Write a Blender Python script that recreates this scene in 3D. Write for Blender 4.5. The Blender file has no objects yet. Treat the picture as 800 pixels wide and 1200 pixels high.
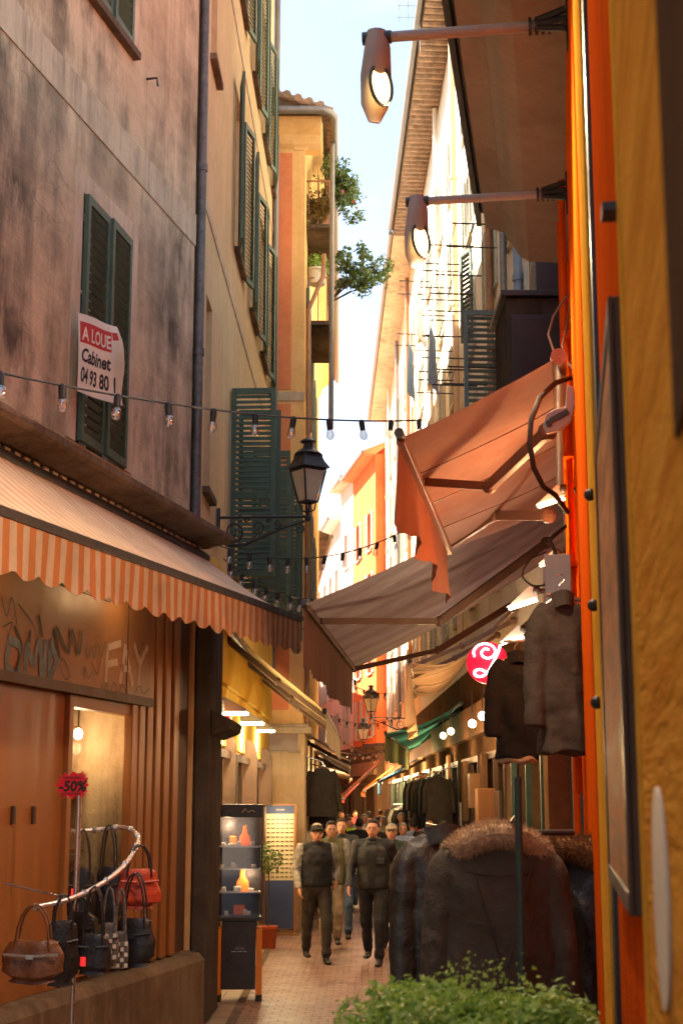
import bpy, bmesh, math, random
from mathutils import Vector, Matrix, Euler, noise
R = math.radians
random.seed(7)
scene = bpy.context.scene
COL = scene.collection
# ------------------------------------------------------------------ camera model
LK = .42
F = 1750.0; TILT = R(11.0); CAMH = 1.95
CT, ST = math.cos(TILT), math.sin(TILT)
def ray(u, v):
    a = (u - 400) / F; b = (600 - v) / F
    return Vector((a, CT - b * ST, ST + b * CT))
def P(u, v, Y):
    d = ray(u, v); k = Y / d.y
    return Vector((d.x * k, Y, CAMH + d.z * k))
# ------------------------------------------------------------------ tagging
def tag(o, label=None, cat=None, group=None, kind=None):
    if label: o['label'] = label
    if cat: o['category'] = cat
    if group: o['group'] = group
    if kind: o['kind'] = kind
    return o
def root(name, label, cat, loc=(0, 0, 0), rz=0.0, group=None):
    o = bpy.data.objects.new(name, None); COL.objects.link(o)
    o.location = loc; o.rotation_euler = (0, 0, rz); o.empty_display_size = .1
    return tag(o, label, cat, group)
def copy_tree(o, parent=None):
    c = o.copy(); COL.objects.link(c)
    c.parent = parent
    for ch in o.children: copy_tree(ch, c)
    return c
# ------------------------------------------------------------------ mesh builder
class MB:
    def __init__(s): s.v = []; s.f = []; s.uv = None
    def add(s, vs, fs):
        b = len(s.v); s.v += [tuple(v) for v in vs]; s.f += [tuple(i + b for i in f) for f in fs]; return s
    def quad(s, a, b, c, d): return s.add([a, b, c, d], [(0, 1, 2, 3)])
    def box(s, x0, x1, y0, y1, z0, z1):
        return s.add([(x0,y0,z0),(x1,y0,z0),(x1,y1,z0),(x0,y1,z0),(x0,y0,z1),(x1,y0,z1),(x1,y1,z1),(x0,y1,z1)],
                     [(0,3,2,1),(4,5,6,7),(0,1,5,4),(1,2,6,5),(2,3,7,6),(3,0,4,7)])
    def obox(s, c, size, M=None):
        M = M or Matrix.Identity(3); c = Vector(c); hx, hy, hz = [k / 2 for k in size]
        vs = [c + M @ Vector(p) for p in [(-hx,-hy,-hz),(hx,-hy,-hz),(hx,hy,-hz),(-hx,hy,-hz),(-hx,-hy,hz),(hx,-hy,hz),(hx,hy,hz),(-hx,hy,hz)]]
        return s.add(vs, [(0,3,2,1),(4,5,6,7),(0,1,5,4),(1,2,6,5),(2,3,7,6),(3,0,4,7)])
    def bar(s, a, b, w, h):
        a = Vector(a); b = Vector(b); d = (b - a); L = d.length; d.normalize()
        up = Vector((0,0,1)) if abs(d.z) < .95 else Vector((1,0,0))
        x = d.cross(up).normalized(); z = x.cross(d)
        return s.obox((a + b) / 2, (w, L, h), Matrix((x, d, z)).transposed())
    def prism(s, poly, axis, t0, t1):
        """poly of 2D points; axis 'x','y','z' extruded from t0 to t1"""
        def m(p, t): return {'x': (t, p[0], p[1]), 'y': (p[0], t, p[1]), 'z': (p[0], p[1], t)}[axis]
        n = len(poly)
        return s.add([m(p, t0) for p in poly] + [m(p, t1) for p in poly],
                     [tuple(range(n))[::-1], tuple(range(n, 2*n))] + [(i, (i+1) % n, n + (i+1) % n, n + i) for i in range(n)])
    def tube(s, pts, r, seg=8, cap=True):
        pts = [Vector(p) for p in pts]; n = len(pts)
        rs = r if isinstance(r, (list, tuple)) else [r] * n
        vs = []; prev = None
        for i, p in enumerate(pts):
            t = (pts[min(i+1, n-1)] - pts[max(i-1, 0)]).normalized()
            if prev is None:
                up = Vector((0,0,1)) if abs(t.z) < .9 else Vector((1,0,0))
                x = t.cross(up).normalized()
            else:
                x = (prev - t * prev.dot(t)).normalized()
            prev = x; y = t.cross(x)
            for k in range(seg):
                a = 2 * math.pi * k / seg
                vs.append(p + (x * math.cos(a) + y * math.sin(a)) * rs[i])
        fs = [(i*seg+k, i*seg+(k+1) % seg, (i+1)*seg+(k+1) % seg, (i+1)*seg+k) for i in range(n-1) for k in range(seg)]
        if cap: fs += [tuple(range(seg))[::-1], tuple((n-1)*seg + k for k in range(seg))]
        return s.add(vs, fs)
    def lathe(s, prof, c=(0,0,0), seg=16, sx=1, sy=1, M=None, twist=None):
        c = Vector(c); vs = []
        for r, z in prof:
            for k in range(seg):
                a = 2 * math.pi * k / seg
                p = Vector((r * math.cos(a) * sx, r * math.sin(a) * sy, z))
                vs.append(c + (M @ p if M else p))
        n = len(prof)
        fs = [(i*seg+k, i*seg+(k+1) % seg, (i+1)*seg+(k+1) % seg, (i+1)*seg+k) for i in range(n-1) for k in range(seg)]
        fs += [tuple(range(seg))[::-1], tuple((n-1)*seg + k for k in range(seg))]
        return s.add(vs, fs)
    def ell(s, c, r, seg=14, rings=9, M=None):
        prof = [(max(1e-4, math.sin(math.pi * i / rings)), -math.cos(math.pi * i / rings)) for i in range(rings + 1)]
        c = Vector(c); vs = []
        for pr, pz in prof:
            for k in range(seg):
                a = 2 * math.pi * k / seg
                p = Vector((pr * math.cos(a) * r[0], pr * math.sin(a) * r[1], pz * r[2]))
                vs.append(c + (M @ p if M else p))
        n = len(prof)
        fs = [(i*seg+k, i*seg+(k+1) % seg, (i+1)*seg+(k+1) % seg, (i+1)*seg+k) for i in range(n-1) for k in range(seg)]
        fs += [tuple(range(seg))[::-1], tuple((n-1)*seg + k for k in range(seg))]
        return s.add(vs, fs)
    def cap(s, a, ra, b, rb, seg=12):
        a = Vector(a); b = Vector(b); d = (b - a); L = max(d.length, 1e-5); d /= L
        pts = []; rs = []
        for k in range(4):
            t = math.pi / 2 * k / 4
            pts.append(a - d * ra * math.cos(t)); rs.append(max(ra * math.sin(t), 1e-3))
        pts += [a, b]; rs += [ra, rb]
        for k in range(1, 5):
            t = math.pi / 2 * k / 4
            pts.append(b + d * rb * math.sin(t)); rs.append(max(rb * math.cos(t), 1e-3))
        return s.tube(pts, rs, seg)
    def sheet(s, fn, nu, nv, th=0.0):
        """fn(a,b) -> point, optional thickness along -normal"""
        g = [[Vector(fn(i / nu, j / nv)) for j in range(nv + 1)] for i in range(nu + 1)]
        vs = [p for r in g for p in r]; W = nv + 1
        fs = [(i*W+j, (i+1)*W+j, (i+1)*W+j+1, i*W+j+1) for i in range(nu) for j in range(nv)]
        if th:
            n0 = len(vs); back = []
            for i in range(nu + 1):
                for j in range(nv + 1):
                    a = g[min(i+1, nu)][j] - g[max(i-1, 0)][j]; b = g[i][min(j+1, nv)] - g[i][max(j-1, 0)]
                    nn = a.cross(b)
                    nn = nn.normalized() if nn.length > 1e-9 else Vector((0,0,1))
                    back.append(g[i][j] - nn * th)
            vs += back
            fs += [tuple(k + n0 for k in f[::-1]) for f in fs[:nu*nv]]
            rim = [(i, 0) for i in range(nu+1)] + [(nu, j) for j in range(1, nv+1)] + [(i, nv) for i in range(nu-1, -1, -1)] + [(0, j) for j in range(nv-1, 0, -1)]
            for q in range(len(rim)):
                a = rim[q]; b = rim[(q+1) % len(rim)]; ia = a[0]*W+a[1]; ib = b[0]*W+b[1]
                fs.append((ia, ia + n0, ib + n0, ib))
        return s.add(vs, fs)
    def build(s, name, m, parent=None, smooth=False, bevel=0, loc=None, rot=None, remesh=0, label=None, auto=True):
        me = bpy.data.meshes.new(name); me.from_pydata(s.v, [], s.f); me.validate(); me.update()
        o = bpy.data.objects.new(name, me); COL.objects.link(o)
        if m: me.materials.append(m)
        bm = bmesh.new(); bm.from_mesh(me); bmesh.ops.recalc_face_normals(bm, faces=bm.faces)
        if smooth:
            for f in bm.faces: f.smooth = True
            for e in bm.edges:
                if len(e.link_faces) == 2 and e.calc_face_angle(0) > R(40): e.smooth = False
        bm.to_mesh(me); bm.free()
        if parent: o.parent = parent
        if loc is not None: o.location = loc
        if rot is not None: o.rotation_euler = rot
        if bevel:
            b = o.modifiers.new('bevel', 'BEVEL'); b.width = bevel; b.segments = 2; b.limit_method = 'ANGLE'; b.angle_limit = R(50)
        if remesh:
            r = o.modifiers.new('remesh', 'REMESH'); r.mode = 'VOXEL'; r.voxel_size = remesh; r.use_smooth_shade = True
            k = o.modifiers.new('smooth', 'SMOOTH'); k.factor = .6; k.iterations = 4
        if label: o['label'] = label
        return o
# ------------------------------------------------------------------ frames along a wall: local x along, y out of the wall, z up
class Frame:
    def __init__(s, a, b):
        s.a = Vector((a[0], a[1], 0)); d = Vector((b[0]-a[0], b[1]-a[1], 0)); s.L = d.length; s.d = d.normalized()
        s.n = Vector((-s.d.y, s.d.x, 0)); s.rz = math.atan2(s.d.y, s.d.x)
    def w(s, x, y, z): return s.a + s.d * x + s.n * y + Vector((0, 0, z))
    def hit(s, u, v, n=0.0):
        dr = ray(u, v); o = Vector((0, 0, CAMH))
        k = (s.n.dot(s.a) + n - s.n.dot(o)) / s.n.dot(dr)
        p = o + dr * k
        return (p - s.a).dot(s.d), p.z
    def loc(s, p):
        q = Vector(p) - s.a
        return Vector((q.dot(s.d), q.dot(s.n), p[2]))
    def root(s, name, label, cat, x=0, y=0, z=0, group=None):
        return root(name, label, cat, s.w(x, y, z), s.rz, group)
# ------------------------------------------------------------------ materials
def newmat(name):
    m = bpy.data.materials.new(name); m.use_nodes = True
    nt = m.node_tree; b = nt.nodes['Principled BSDF']
    return m, nt, b
def N(nt, t, **k):
    n = nt.nodes.new(t)
    for a, v in k.items(): setattr(n, a, v)
    return n
def coords(nt, scale=(1,1,1), rot=(0,0,0)):
    tc = N(nt, 'ShaderNodeTexCoord'); mp = N(nt, 'ShaderNodeMapping')
    mp.inputs['Scale'].default_value = scale; mp.inputs['Rotation'].default_value = rot
    nt.links.new(tc.outputs['Object'], mp.inputs['Vector']); return mp.outputs['Vector']
def noisef(nt, vec, scale, detail=5, rough=.6, lo=.35, hi=.65):
    n = N(nt, 'ShaderNodeTexNoise'); n.inputs['Scale'].default_value = scale; n.inputs['Detail'].default_value = detail; n.inputs['Roughness'].default_value = rough
    nt.links.new(vec, n.inputs['Vector'])
    r = N(nt, 'ShaderNodeMapRange'); r.inputs['From Min'].default_value = lo; r.inputs['From Max'].default_value = hi
    nt.links.new(n.outputs['Fac'], r.inputs['Value']); return r.outputs['Result']
def mix(nt, f, a, b, mode='MIX'):
    m = N(nt, 'ShaderNodeMix', data_type='RGBA', blend_type=mode)
    if isinstance(f, float): m.inputs[0].default_value = f
    else: nt.links.new(f, m.inputs[0])
    for s, c in ((6, a), (7, b)):
        if isinstance(c, (tuple, list)): m.inputs[s].default_value = (*c, 1)
        else: nt.links.new(c, m.inputs[s])
    return m.outputs[2]
def bump(nt, b, h, strength=.3, dist=.01):
    n = N(nt, 'ShaderNodeBump'); n.inputs['Strength'].default_value = strength; n.inputs['Distance'].default_value = dist
    nt.links.new(h, n.inputs['Height']); nt.links.new(n.outputs['Normal'], b.inputs['Normal'])
def mulf(nt, a, k):
    n = N(nt, 'ShaderNodeMath', operation='MULTIPLY'); nt.links.new(a, n.inputs[0])
    if isinstance(k, (int, float)): n.inputs[1].default_value = k
    else: nt.links.new(k, n.inputs[1])
    return n.outputs[0]
def stucco(name, c1, c2, stain=None, amt=.6, bs=.35, fine=45, blotch=1.1, streak=(5, 5, .5), rough=.92, vs0=(1,1,1), slo=.47, shi=.72, crack=False, drip=(14,14,1.1), med=6):
    m, nt, b = newmat(name); v = coords(nt, vs0); vs = coords(nt, streak)
    col = mix(nt, noisef(nt, v, blotch, 7, .68, .4, .6), c1, c2)
    col = mix(nt, mulf(nt, noisef(nt, v, 7, 6, .7, .4, .75), .35), col, tuple(min(1, k * 1.35) for k in c1))
    if stain:
        f = mulf(nt, noisef(nt, vs, 1.0, 7, .7, slo, shi), noisef(nt, v, .7, 4, .6, .35, .6))
        col = mix(nt, mulf(nt, f, amt), col, stain)
        col = mix(nt, mulf(nt, noisef(nt, coords(nt, drip), 1.0, 6, .7, .5, .78), amt * .55), col, stain)
    if crack:
        vo = N(nt, 'ShaderNodeTexVoronoi', feature='DISTANCE_TO_EDGE'); vo.inputs['Scale'].default_value = .55
        dn = N(nt, 'ShaderNodeTexNoise'); dn.inputs['Scale'].default_value = 2.2; dn.inputs['Detail'].default_value = 8; nt.links.new(v, dn.inputs['Vector'])
        ad = N(nt, 'ShaderNodeMix', data_type='RGBA', blend_type='LINEAR_LIGHT'); ad.inputs[0].default_value = .35; nt.links.new(v, ad.inputs[6]); nt.links.new(dn.outputs['Color'], ad.inputs[7]); nt.links.new(ad.outputs[2], vo.inputs['Vector'])
        cr = N(nt, 'ShaderNodeMapRange'); nt.links.new(vo.outputs['Distance'], cr.inputs['Value']); cr.inputs['From Min'].default_value = .001; cr.inputs['From Max'].default_value = .003; cr.inputs['To Min'].default_value = .3; cr.inputs['To Max'].default_value = 0
        col = mix(nt, mulf(nt, cr.outputs['Result'], noisef(nt, v, .8, 3, .5, .5, .56)), col, stain)
    nt.links.new(col, b.inputs['Base Color']); b.inputs['Roughness'].default_value = rough
    n1 = noisef(nt, v, fine, 4, .6, .2, .8); n2 = noisef(nt, v, med, 5, .6, .2, .8)
    a = N(nt, 'ShaderNodeMath', operation='ADD'); nt.links.new(mulf(nt, n1, .4), a.inputs[0]); nt.links.new(n2, a.inputs[1])
    bump(nt, b, a.outputs[0], bs, .012); b.inputs['Specular IOR Level'].default_value = 0.0
    return m
def paint(name, c, rough=.5, var=.25, scale=3.0, metal=0.0, bs=.05, streak=(1, 1, 1), dirt=None, da=.4):
    m, nt, b = newmat(name); v = coords(nt, streak)
    f = noisef(nt, v, scale, 5, .65, .3, .7)
    col = mix(nt, f, tuple(k * (1 - var) for k in c), tuple(min(1, k * (1 + var)) for k in c))
    if dirt: col = mix(nt, mulf(nt, noisef(nt, v, scale * 2.3, 6, .7, .5, .72), da), col, dirt)
    nt.links.new(col, b.inputs['Base Color']); b.inputs['Roughness'].default_value = rough; b.inputs['Metallic'].default_value = metal
    r = N(nt, 'ShaderNodeMapRange'); nt.links.new(f, r.inputs['Value']); r.inputs['To Min'].default_value = max(0, rough - .12); r.inputs['To Max'].default_value = min(1, rough + .15)
    nt.links.new(r.outputs['Result'], b.inputs['Roughness'])
    if bs: bump(nt, b, noisef(nt, v, scale * 12, 3, .6, .2, .8), bs, .004)
    return m
def fabric(name, c, c2=None, stripe=0, axis=0, trans=.35, rough=.9, dirt=(.12, .08, .05), da=.35, duty=0.0, weave=0, uvec=(1,1,1)):
    m, nt, b = newmat(name); v = coords(nt)
    base = c
    if stripe:
        sp = N(nt, 'ShaderNodeSeparateXYZ'); nt.links.new(v, sp.inputs[0])
        k = N(nt, 'ShaderNodeMath', operation='MULTIPLY'); nt.links.new(sp.outputs[axis], k.inputs[0]); k.inputs[1].default_value = 2 * math.pi / stripe
        s_ = N(nt, 'ShaderNodeMath', operation='SINE'); nt.links.new(k.outputs[0], s_.inputs[0])
        r = N(nt, 'ShaderNodeMapRange'); nt.links.new(s_.outputs[0], r.inputs['Value']); r.inputs['From Min'].default_value = duty - .12; r.inputs['From Max'].default_value = duty + .12
        base = mix(nt, r.outputs['Result'], c, c2)
    f = noisef(nt, v, 2.2, 6, .65, .42, .72)
    col = mix(nt, mulf(nt, f, da), base, dirt)
    col = mix(nt, mulf(nt, noisef(nt, v, 9, 4, .6, .3, .7), .15), col, dirt)
    nt.links.new(col, b.inputs['Base Color']); b.inputs['Roughness'].default_value = rough; b.inputs['Specular IOR Level'].default_value = .15
    h = noisef(nt, v, 5, 5, .6, .2, .8); bump(nt, b, h, .25, .02)
    if trans:
        t = N(nt, 'ShaderNodeBsdfTranslucent'); nt.links.new(col, t.inputs['Color'])
        mx = N(nt, 'ShaderNodeMixShader'); mx.inputs[0].default_value = trans
        nt.links.new(b.outputs[0], mx.inputs[1]); nt.links.new(t.outputs[0], mx.inputs[2])
        nt.links.new(mx.outputs[0], nt.nodes['Material Output'].inputs['Surface'])
    return m
def emit(name, c, s):
    s *= LK
    m, nt, b = newmat(name); b.inputs['Base Color'].default_value = (*c, 1)
    b.inputs['Emission Color'].default_value = (*c, 1); b.inputs['Emission Strength'].default_value = s; return m
def glass(name, tint=(.9, .92, .95), spec=.0, rough=.05, alpha=.75):
    m, nt, b = newmat(name); nt.nodes.remove(b)
    t = N(nt, 'ShaderNodeBsdfTransparent'); t.inputs[0].default_value = (*tint, 1)
    g = N(nt, 'ShaderNodeBsdfGlossy'); g.inputs['Roughness'].default_value = rough
    fr = N(nt, 'ShaderNodeLayerWeight'); pw = N(nt, 'ShaderNodeMath', operation='POWER'); nt.links.new(fr.outputs['Facing'], pw.inputs[0]); pw.inputs[1].default_value = 5.0
    a = N(nt, 'ShaderNodeMath', operation='MULTIPLY_ADD'); nt.links.new(pw.outputs[0], a.inputs[0]); a.inputs[1].default_value = .6; a.inputs[2].default_value = .03 + spec
    mx = N(nt, 'ShaderNodeMixShader'); nt.links.new(a.outputs[0], mx.inputs[0]); nt.links.new(t.outputs[0], mx.inputs[1]); nt.links.new(g.outputs[0], mx.inputs[2])
    nt.links.new(mx.outputs[0], nt.nodes['Material Output'].inputs['Surface']); return m
def leafmat(name, c1, c2, rough=.5):
    m, nt, b = newmat(name); v = coords(nt)
    gi = N(nt, 'ShaderNodeNewGeometry')
    col = mix(nt, gi.outputs['Random Per Island'], c1, c2)
    nt.links.new(col, b.inputs['Base Color']); b.inputs['Roughness'].default_value = rough
    t = N(nt, 'ShaderNodeBsdfTranslucent'); nt.links.new(col, t.inputs['Color'])
    mx = N(nt, 'ShaderNodeMixShader'); mx.inputs[0].default_value = .3
    nt.links.new(b.outputs[0], mx.inputs[1]); nt.links.new(t.outputs[0], mx.inputs[2])
    nt.links.new(mx.outputs[0], nt.nodes['Material Output'].inputs['Surface']); return m

M = {}
M['l1'] = stucco('stained_plaster', (.63,.5,.33), (.5,.38,.24), (.06,.055,.045), .88, .7, blotch=1.0, streak=(1.1,1.1,.4), slo=.44, shi=.58, vs0=(.45,1,1), crack=True, drip=(5,5,.3))
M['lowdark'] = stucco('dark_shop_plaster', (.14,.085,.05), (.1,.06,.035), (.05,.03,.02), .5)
M['paleshut'] = paint('pale_shutter', (.42,.46,.4), .6, .15, 4)
M['band'] = stucco('pale_band', (.6,.49,.34), (.48,.38,.26), (.12,.1,.08), .8, drip=(5,5,.4))
M['ledge'] = stucco('stone_ledge', (.2,.15,.11), (.1,.075,.055), (.03,.025,.02), .8)
M['plinth'] = stucco('cement_plinth', (.2,.16,.11), (.13,.1,.07), (.05,.04,.03), .6)
M['l2'] = stucco('cream_plaster', (.62,.46,.26), (.56,.4,.22), (.3,.21,.13), .4, .2)
M['l2d'] = stucco('grey_plaster', (.09,.08,.07), (.055,.048,.042), (.03,.03,.03), .7)
M['yellow'] = stucco('yellow_paint', (.8,.56,.15), (.74,.5,.12), (.35,.2,.06), .3, .15)
M['l3o'] = stucco('orange_plaster', (.74,.27,.13), (.68,.22,.1), (.5,.3,.15), .4, .2)
M['l3y'] = stucco('ochre_quoin', (.84,.54,.24), (.76,.46,.18), (.4,.24,.1), .4, .2)
M['beige'] = stucco('beige_stone', (.66,.52,.34), (.56,.43,.27), (.25,.17,.1), .4, .3)
M['peach'] = stucco('peach_plaster', (.72,.5,.32), (.66,.44,.27), (.3,.2,.13), .5, .2)
M['cream'] = stucco('pale_plaster', (.74,.69,.6), (.68,.62,.52), (.35,.27,.2), .5, .2)
M['redo'] = stucco('red_orange_plaster', (.62,.16,.06), (.54,.13,.05), (.4,.14,.07), .3, .2)
M['pink'] = stucco('pink_plaster', (.64,.42,.36), (.58,.36,.3), (.4,.26,.22), .3, .2)
M['ro'] = stucco('orange_stucco', (.66,.1,.014), (.58,.08,.01), (.25,.05,.012), .6, .5, fine=60, vs0=(.3,1,1))
M['ry'] = stucco('ochre_stucco', (.76,.4,.06), (.68,.33,.04), (.3,.14,.03), .6, 1.0, fine=55, blotch=3)
M['roughy'] = stucco('rough_ochre', (.86,.4,.07), (.7,.28,.045), (.36,.17,.03), .3, 1.0, fine=95, blotch=12, vs0=(.1,1,1), streak=(.3,3,3), drip=(1.2,14,14), med=45)
M['soffit'] = stucco('cornice_plaster', (.34,.31,.25), (.29,.26,.2), (.2,.12,.07), .5, .12)
M['wood'] = paint('orange_timber', (.25,.1,.025), .45, .18, 1.5, streak=(9, 9, .6), bs=.2, dirt=(.2,.08,.02))
M['woodd'] = paint('dark_timber', (.06,.032,.018), .55, .3, 2, streak=(6, 6, .8), bs=.2)
M['fascia'] = paint('fascia_board', (.21,.1,.04), .5, .2, 1.2, dirt=(.14,.07,.03), da=.5)
M['green'] = paint('green_shutter', (.06,.1,.062), .6, .25, 4, dirt=(.03,.045,.025), da=.5)
M['greenD'] = paint('dark_green_paint', (.03,.07,.055), .5, .25, 4)
M['greyshut'] = paint('grey_shutter', (.1,.13,.12), .6, .25, 4)
M['white'] = paint('white_frame', (.7,.66,.58), .5, .1)
M['black'] = paint('black_iron', (.018,.017,.016), .45, .3, 8)
M['blackm'] = paint('black_metal', (.03,.028,.028), .35, .3, 8)
M['grey'] = paint('grey_metal', (.22,.21,.2), .45, .2, 5, metal=.4)
M['zinc'] = paint('zinc_pipe', (.13,.115,.1), .5, .45, 6, metal=.3, dirt=(.03,.03,.035), da=.7)
M['copper'] = paint('brown_pipe', (.32,.16,.08), .5, .3, 5)
M['bluepipe'] = paint('blue_grey_pipe', (.16,.24,.32), .5, .2, 5)
M['steel'] = paint('steel', (.55,.53,.5), .28, .15, 5, metal=.9)
M['lampgrey'] = paint('lamp_housing', (.3,.29,.28), .45, .15, 5)
M['armm'] = paint('awning_arm', (.22,.13,.09), .4, .15, 5)
M['armb'] = paint('brown_arm', (.1,.065,.045), .4, .15, 5)
M['armb'].node_tree.nodes['Principled BSDF'].inputs['Specular IOR Level'].default_value = .05
M['tile'] = paint('clay_tile', (.3,.2,.13), .85, .5, 5, bs=.3)
M['pane'] = paint('dark_window', (.03,.035,.04), .12, .3, .8, bs=0)
M['glass'] = glass('clear_glass', spec=.04)
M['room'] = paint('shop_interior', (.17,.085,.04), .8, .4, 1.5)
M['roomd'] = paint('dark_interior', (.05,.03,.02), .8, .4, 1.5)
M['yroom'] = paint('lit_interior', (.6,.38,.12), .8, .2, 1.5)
M['strp'] = fabric('striped_canvas', (.86,.72,.52), (.78,.54,.34), stripe=.17, duty=.1, trans=.2, da=.3, dirt=(.35,.2,.1))
M['strpv'] = fabric('striped_valance', (.64,.5,.36), (.58,.24,.09), stripe=.17, duty=.0, trans=.45, da=.35)
M['awn_a'] = fabric('rose_canvas', (.42,.31,.27), trans=.28, dirt=(.3,.14,.09), da=.4)
M['awn_av'] = fabric('rust_canvas', (.34,.14,.08), trans=.25, dirt=(.2,.07,.04), da=.4)
M['awn_b'] = fabric('grey_brown_canvas', (.52,.49,.5), (.43,.4,.41), stripe=.62, duty=.2, trans=.4, da=.3, dirt=(.16,.1,.09))
M['awn_bv'] = fabric('brown_valance', (.14,.06,.04), trans=.25, da=.3)
M['awn_c'] = fabric('tan_canvas', (.78,.57,.36), trans=.45, da=.3, dirt=(.3,.18,.1))
M['awn_t'] = fabric('teal_canvas', (.2,.72,.58), trans=.6, da=.3, dirt=(.06,.2,.16))
M['awn_tv'] = fabric('teal_fringe', (.1,.2,.1), (.35,.3,.08), stripe=.2, trans=.3)
M['awn_y'] = fabric('ochre_canvas', (.55,.42,.2), trans=.3, dirt=(.2,.13,.05), da=.45)
M['awn_dk'] = fabric('dark_canvas', (.13,.06,.035), trans=.2)
M['awn_r'] = fabric('red_canvas', (.55,.06,.08), trans=.4)
M['awn_o'] = fabric('orange_canvas', (.6,.16,.03), trans=.4)
M['awn_bl'] = fabric('blue_canvas', (.06,.25,.55), trans=.4)
M['awn_g'] = fabric('pale_canvas', (.5,.45,.36), trans=.4)
M['leaf'] = leafmat('bush_leaf', (.16,.32,.05), (.5,.66,.15))
M['leaf2'] = leafmat('balcony_leaf', (.06,.13,.04), (.2,.28,.08))
M['leafdry'] = leafmat('dry_leaf', (.25,.16,.04), (.16,.14,.04))
M['petal'] = leafmat('petal', (.6,.05,.15), (.7,.12,.25))
M['twig'] = paint('twig', (.07,.045,.025), .9)
M['pot'] = paint('red_pot', (.42,.08,.03), .6)
M['terra'] = paint('terracotta', (.35,.14,.07), .8)
M['bulbg'] = glass('bulb_glass', (.9,.9,.9), .3, .12)
M['flame'] = emit('flood_face', (1., .6, .2), 3.2)
M['tubew'] = emit('tube_face', (1., .93, .8), 6)
M['tubey'] = emit('warm_tube', (1., .8, .45), 6)
M['bulbhot'] = emit('hot_bulb', (1., .8, .5), 25)
M['frost'] = fabric('frosted_lantern', (.9,.84,.7), trans=.65, rough=.4, da=.12)
M['redsign'] = emit('red_disc', (.6, .004, .02), .8)
M['neon'] = emit('neon_white', (.75, .95, 1.), 4)
M['ink'] = paint('black_ink', (.015,.015,.015), .6, .1, bs=0)
M['inkred'] = paint('red_print', (.45,.025,.02), .55, .1, bs=0)
M['paper'] = paint('sign_paper', (.66,.58,.46), .6, .1, 3, bs=.05)
M['sprayw'] = paint('grey_spray', (.36,.3,.26), .8, .2, bs=0)
M['sprayb'] = paint('blue_spray', (.12,.2,.27), .8, .45, 9, bs=0)
M['sprayd'] = paint('dark_spray', (.05,.07,.07), .8, .3, bs=0)
M['skin'] = paint('skin', (.5,.25,.16), .5, .12, 9)
M['hair'] = paint('dark_hair', (.035,.022,.015), .7, .4, 30, bs=.4)
M['hairg'] = paint('grey_hair', (.3,.27,.24), .8, .3, 30, bs=.4)
SKY=0.054; SUN=4.6; EXPO=3.0
def cloth(name, c, rough=.85, var=.3, scale=9, sheen=0.0, ribs=0):
    m, nt, b = newmat(name); v = coords(nt)
    col = mix(nt, noisef(nt, v, scale, 5, .65, .3, .7), tuple(k*(1-var) for k in c), tuple(min(1, k*(1+var)) for k in c))
    nt.links.new(col, b.inputs['Base Color']); b.inputs['Roughness'].default_value = rough
    b.inputs['Sheen Weight'].default_value = sheen
    h = noisef(nt, v, 6, 6, .65, .2, .8)
    a = N(nt, 'ShaderNodeMath', operation='ADD'); nt.links.new(h, a.inputs[0]); nt.links.new(mulf(nt, noisef(nt, v, 90, 3, .6, .2, .8), .2), a.inputs[1])
    bump(nt, b, a.outputs[0], .5, .02); return m
M['c_black'] = cloth('black_cloth', (.009,.009,.01)); M['c_jacket'] = cloth('dark_jacket', (.012,.013,.013), .55)
M['c_vest'] = cloth('navy_vest', (.009,.01,.013)); M['c_grey'] = cloth('grey_cloth', (.16,.15,.13)); M['c_olive'] = cloth('olive_cloth', (.13,.12,.05))
M['c_brown'] = cloth('brown_trousers', (.036,.029,.021)); M['c_jean'] = cloth('blue_jeans', (.06,.1,.16)); M['c_beige'] = cloth('beige_cloth', (.36,.3,.2))
M['c_plaid'] = cloth('pale_plaid', (.25,.24,.2), var=.6, scale=18); M['c_blue'] = cloth('pale_blue_shirt', (.3,.38,.55)); M['c_red'] = cloth('red_cloth', (.45,.05,.06))
M['c_lime'] = cloth('lime_cloth', (.45,.7,.04)); M['c_white'] = cloth('white_cloth', (.6,.58,.52)); M['c_dg'] = cloth('dark_green_cloth', (.03,.05,.035))
M['suede'] = cloth('brown_suede', (.07,.058,.038), .8, .22, 5); M['suede2'] = cloth('dark_suede', (.028,.028,.023), .45, .2, 5)
M['leather'] = cloth('black_leather', (.02,.017,.015), .38, .3, 8); M['wool'] = cloth('black_wool', (.006,.006,.006), .95)
M['khaki'] = cloth('brown_wool', (.065,.048,.034), .9, .2); M['fur'] = cloth('shearling_fur', (.5,.36,.22), .95, .3, 40); M['furd'] = cloth('dark_fur', (.2,.09,.03), .95, .4, 40)
M['shoe'] = cloth('shoe', (.02,.018,.016), .5); M['bagbrown'] = cloth('brown_bag', (.16,.06,.02), .4); M['bagblack'] = cloth('black_bag', (.015,.015,.015), .4)
M['bagred'] = cloth('red_bag', (.42,.05,.02), .45); M['baggrey'] = cloth('grey_bag', (.12,.11,.1), .5, .7, 30); M['tagred'] = emit('red_label_glow', (.8,.03,.03), .25)  # red of tags and small sign has a faint glow put in
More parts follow.
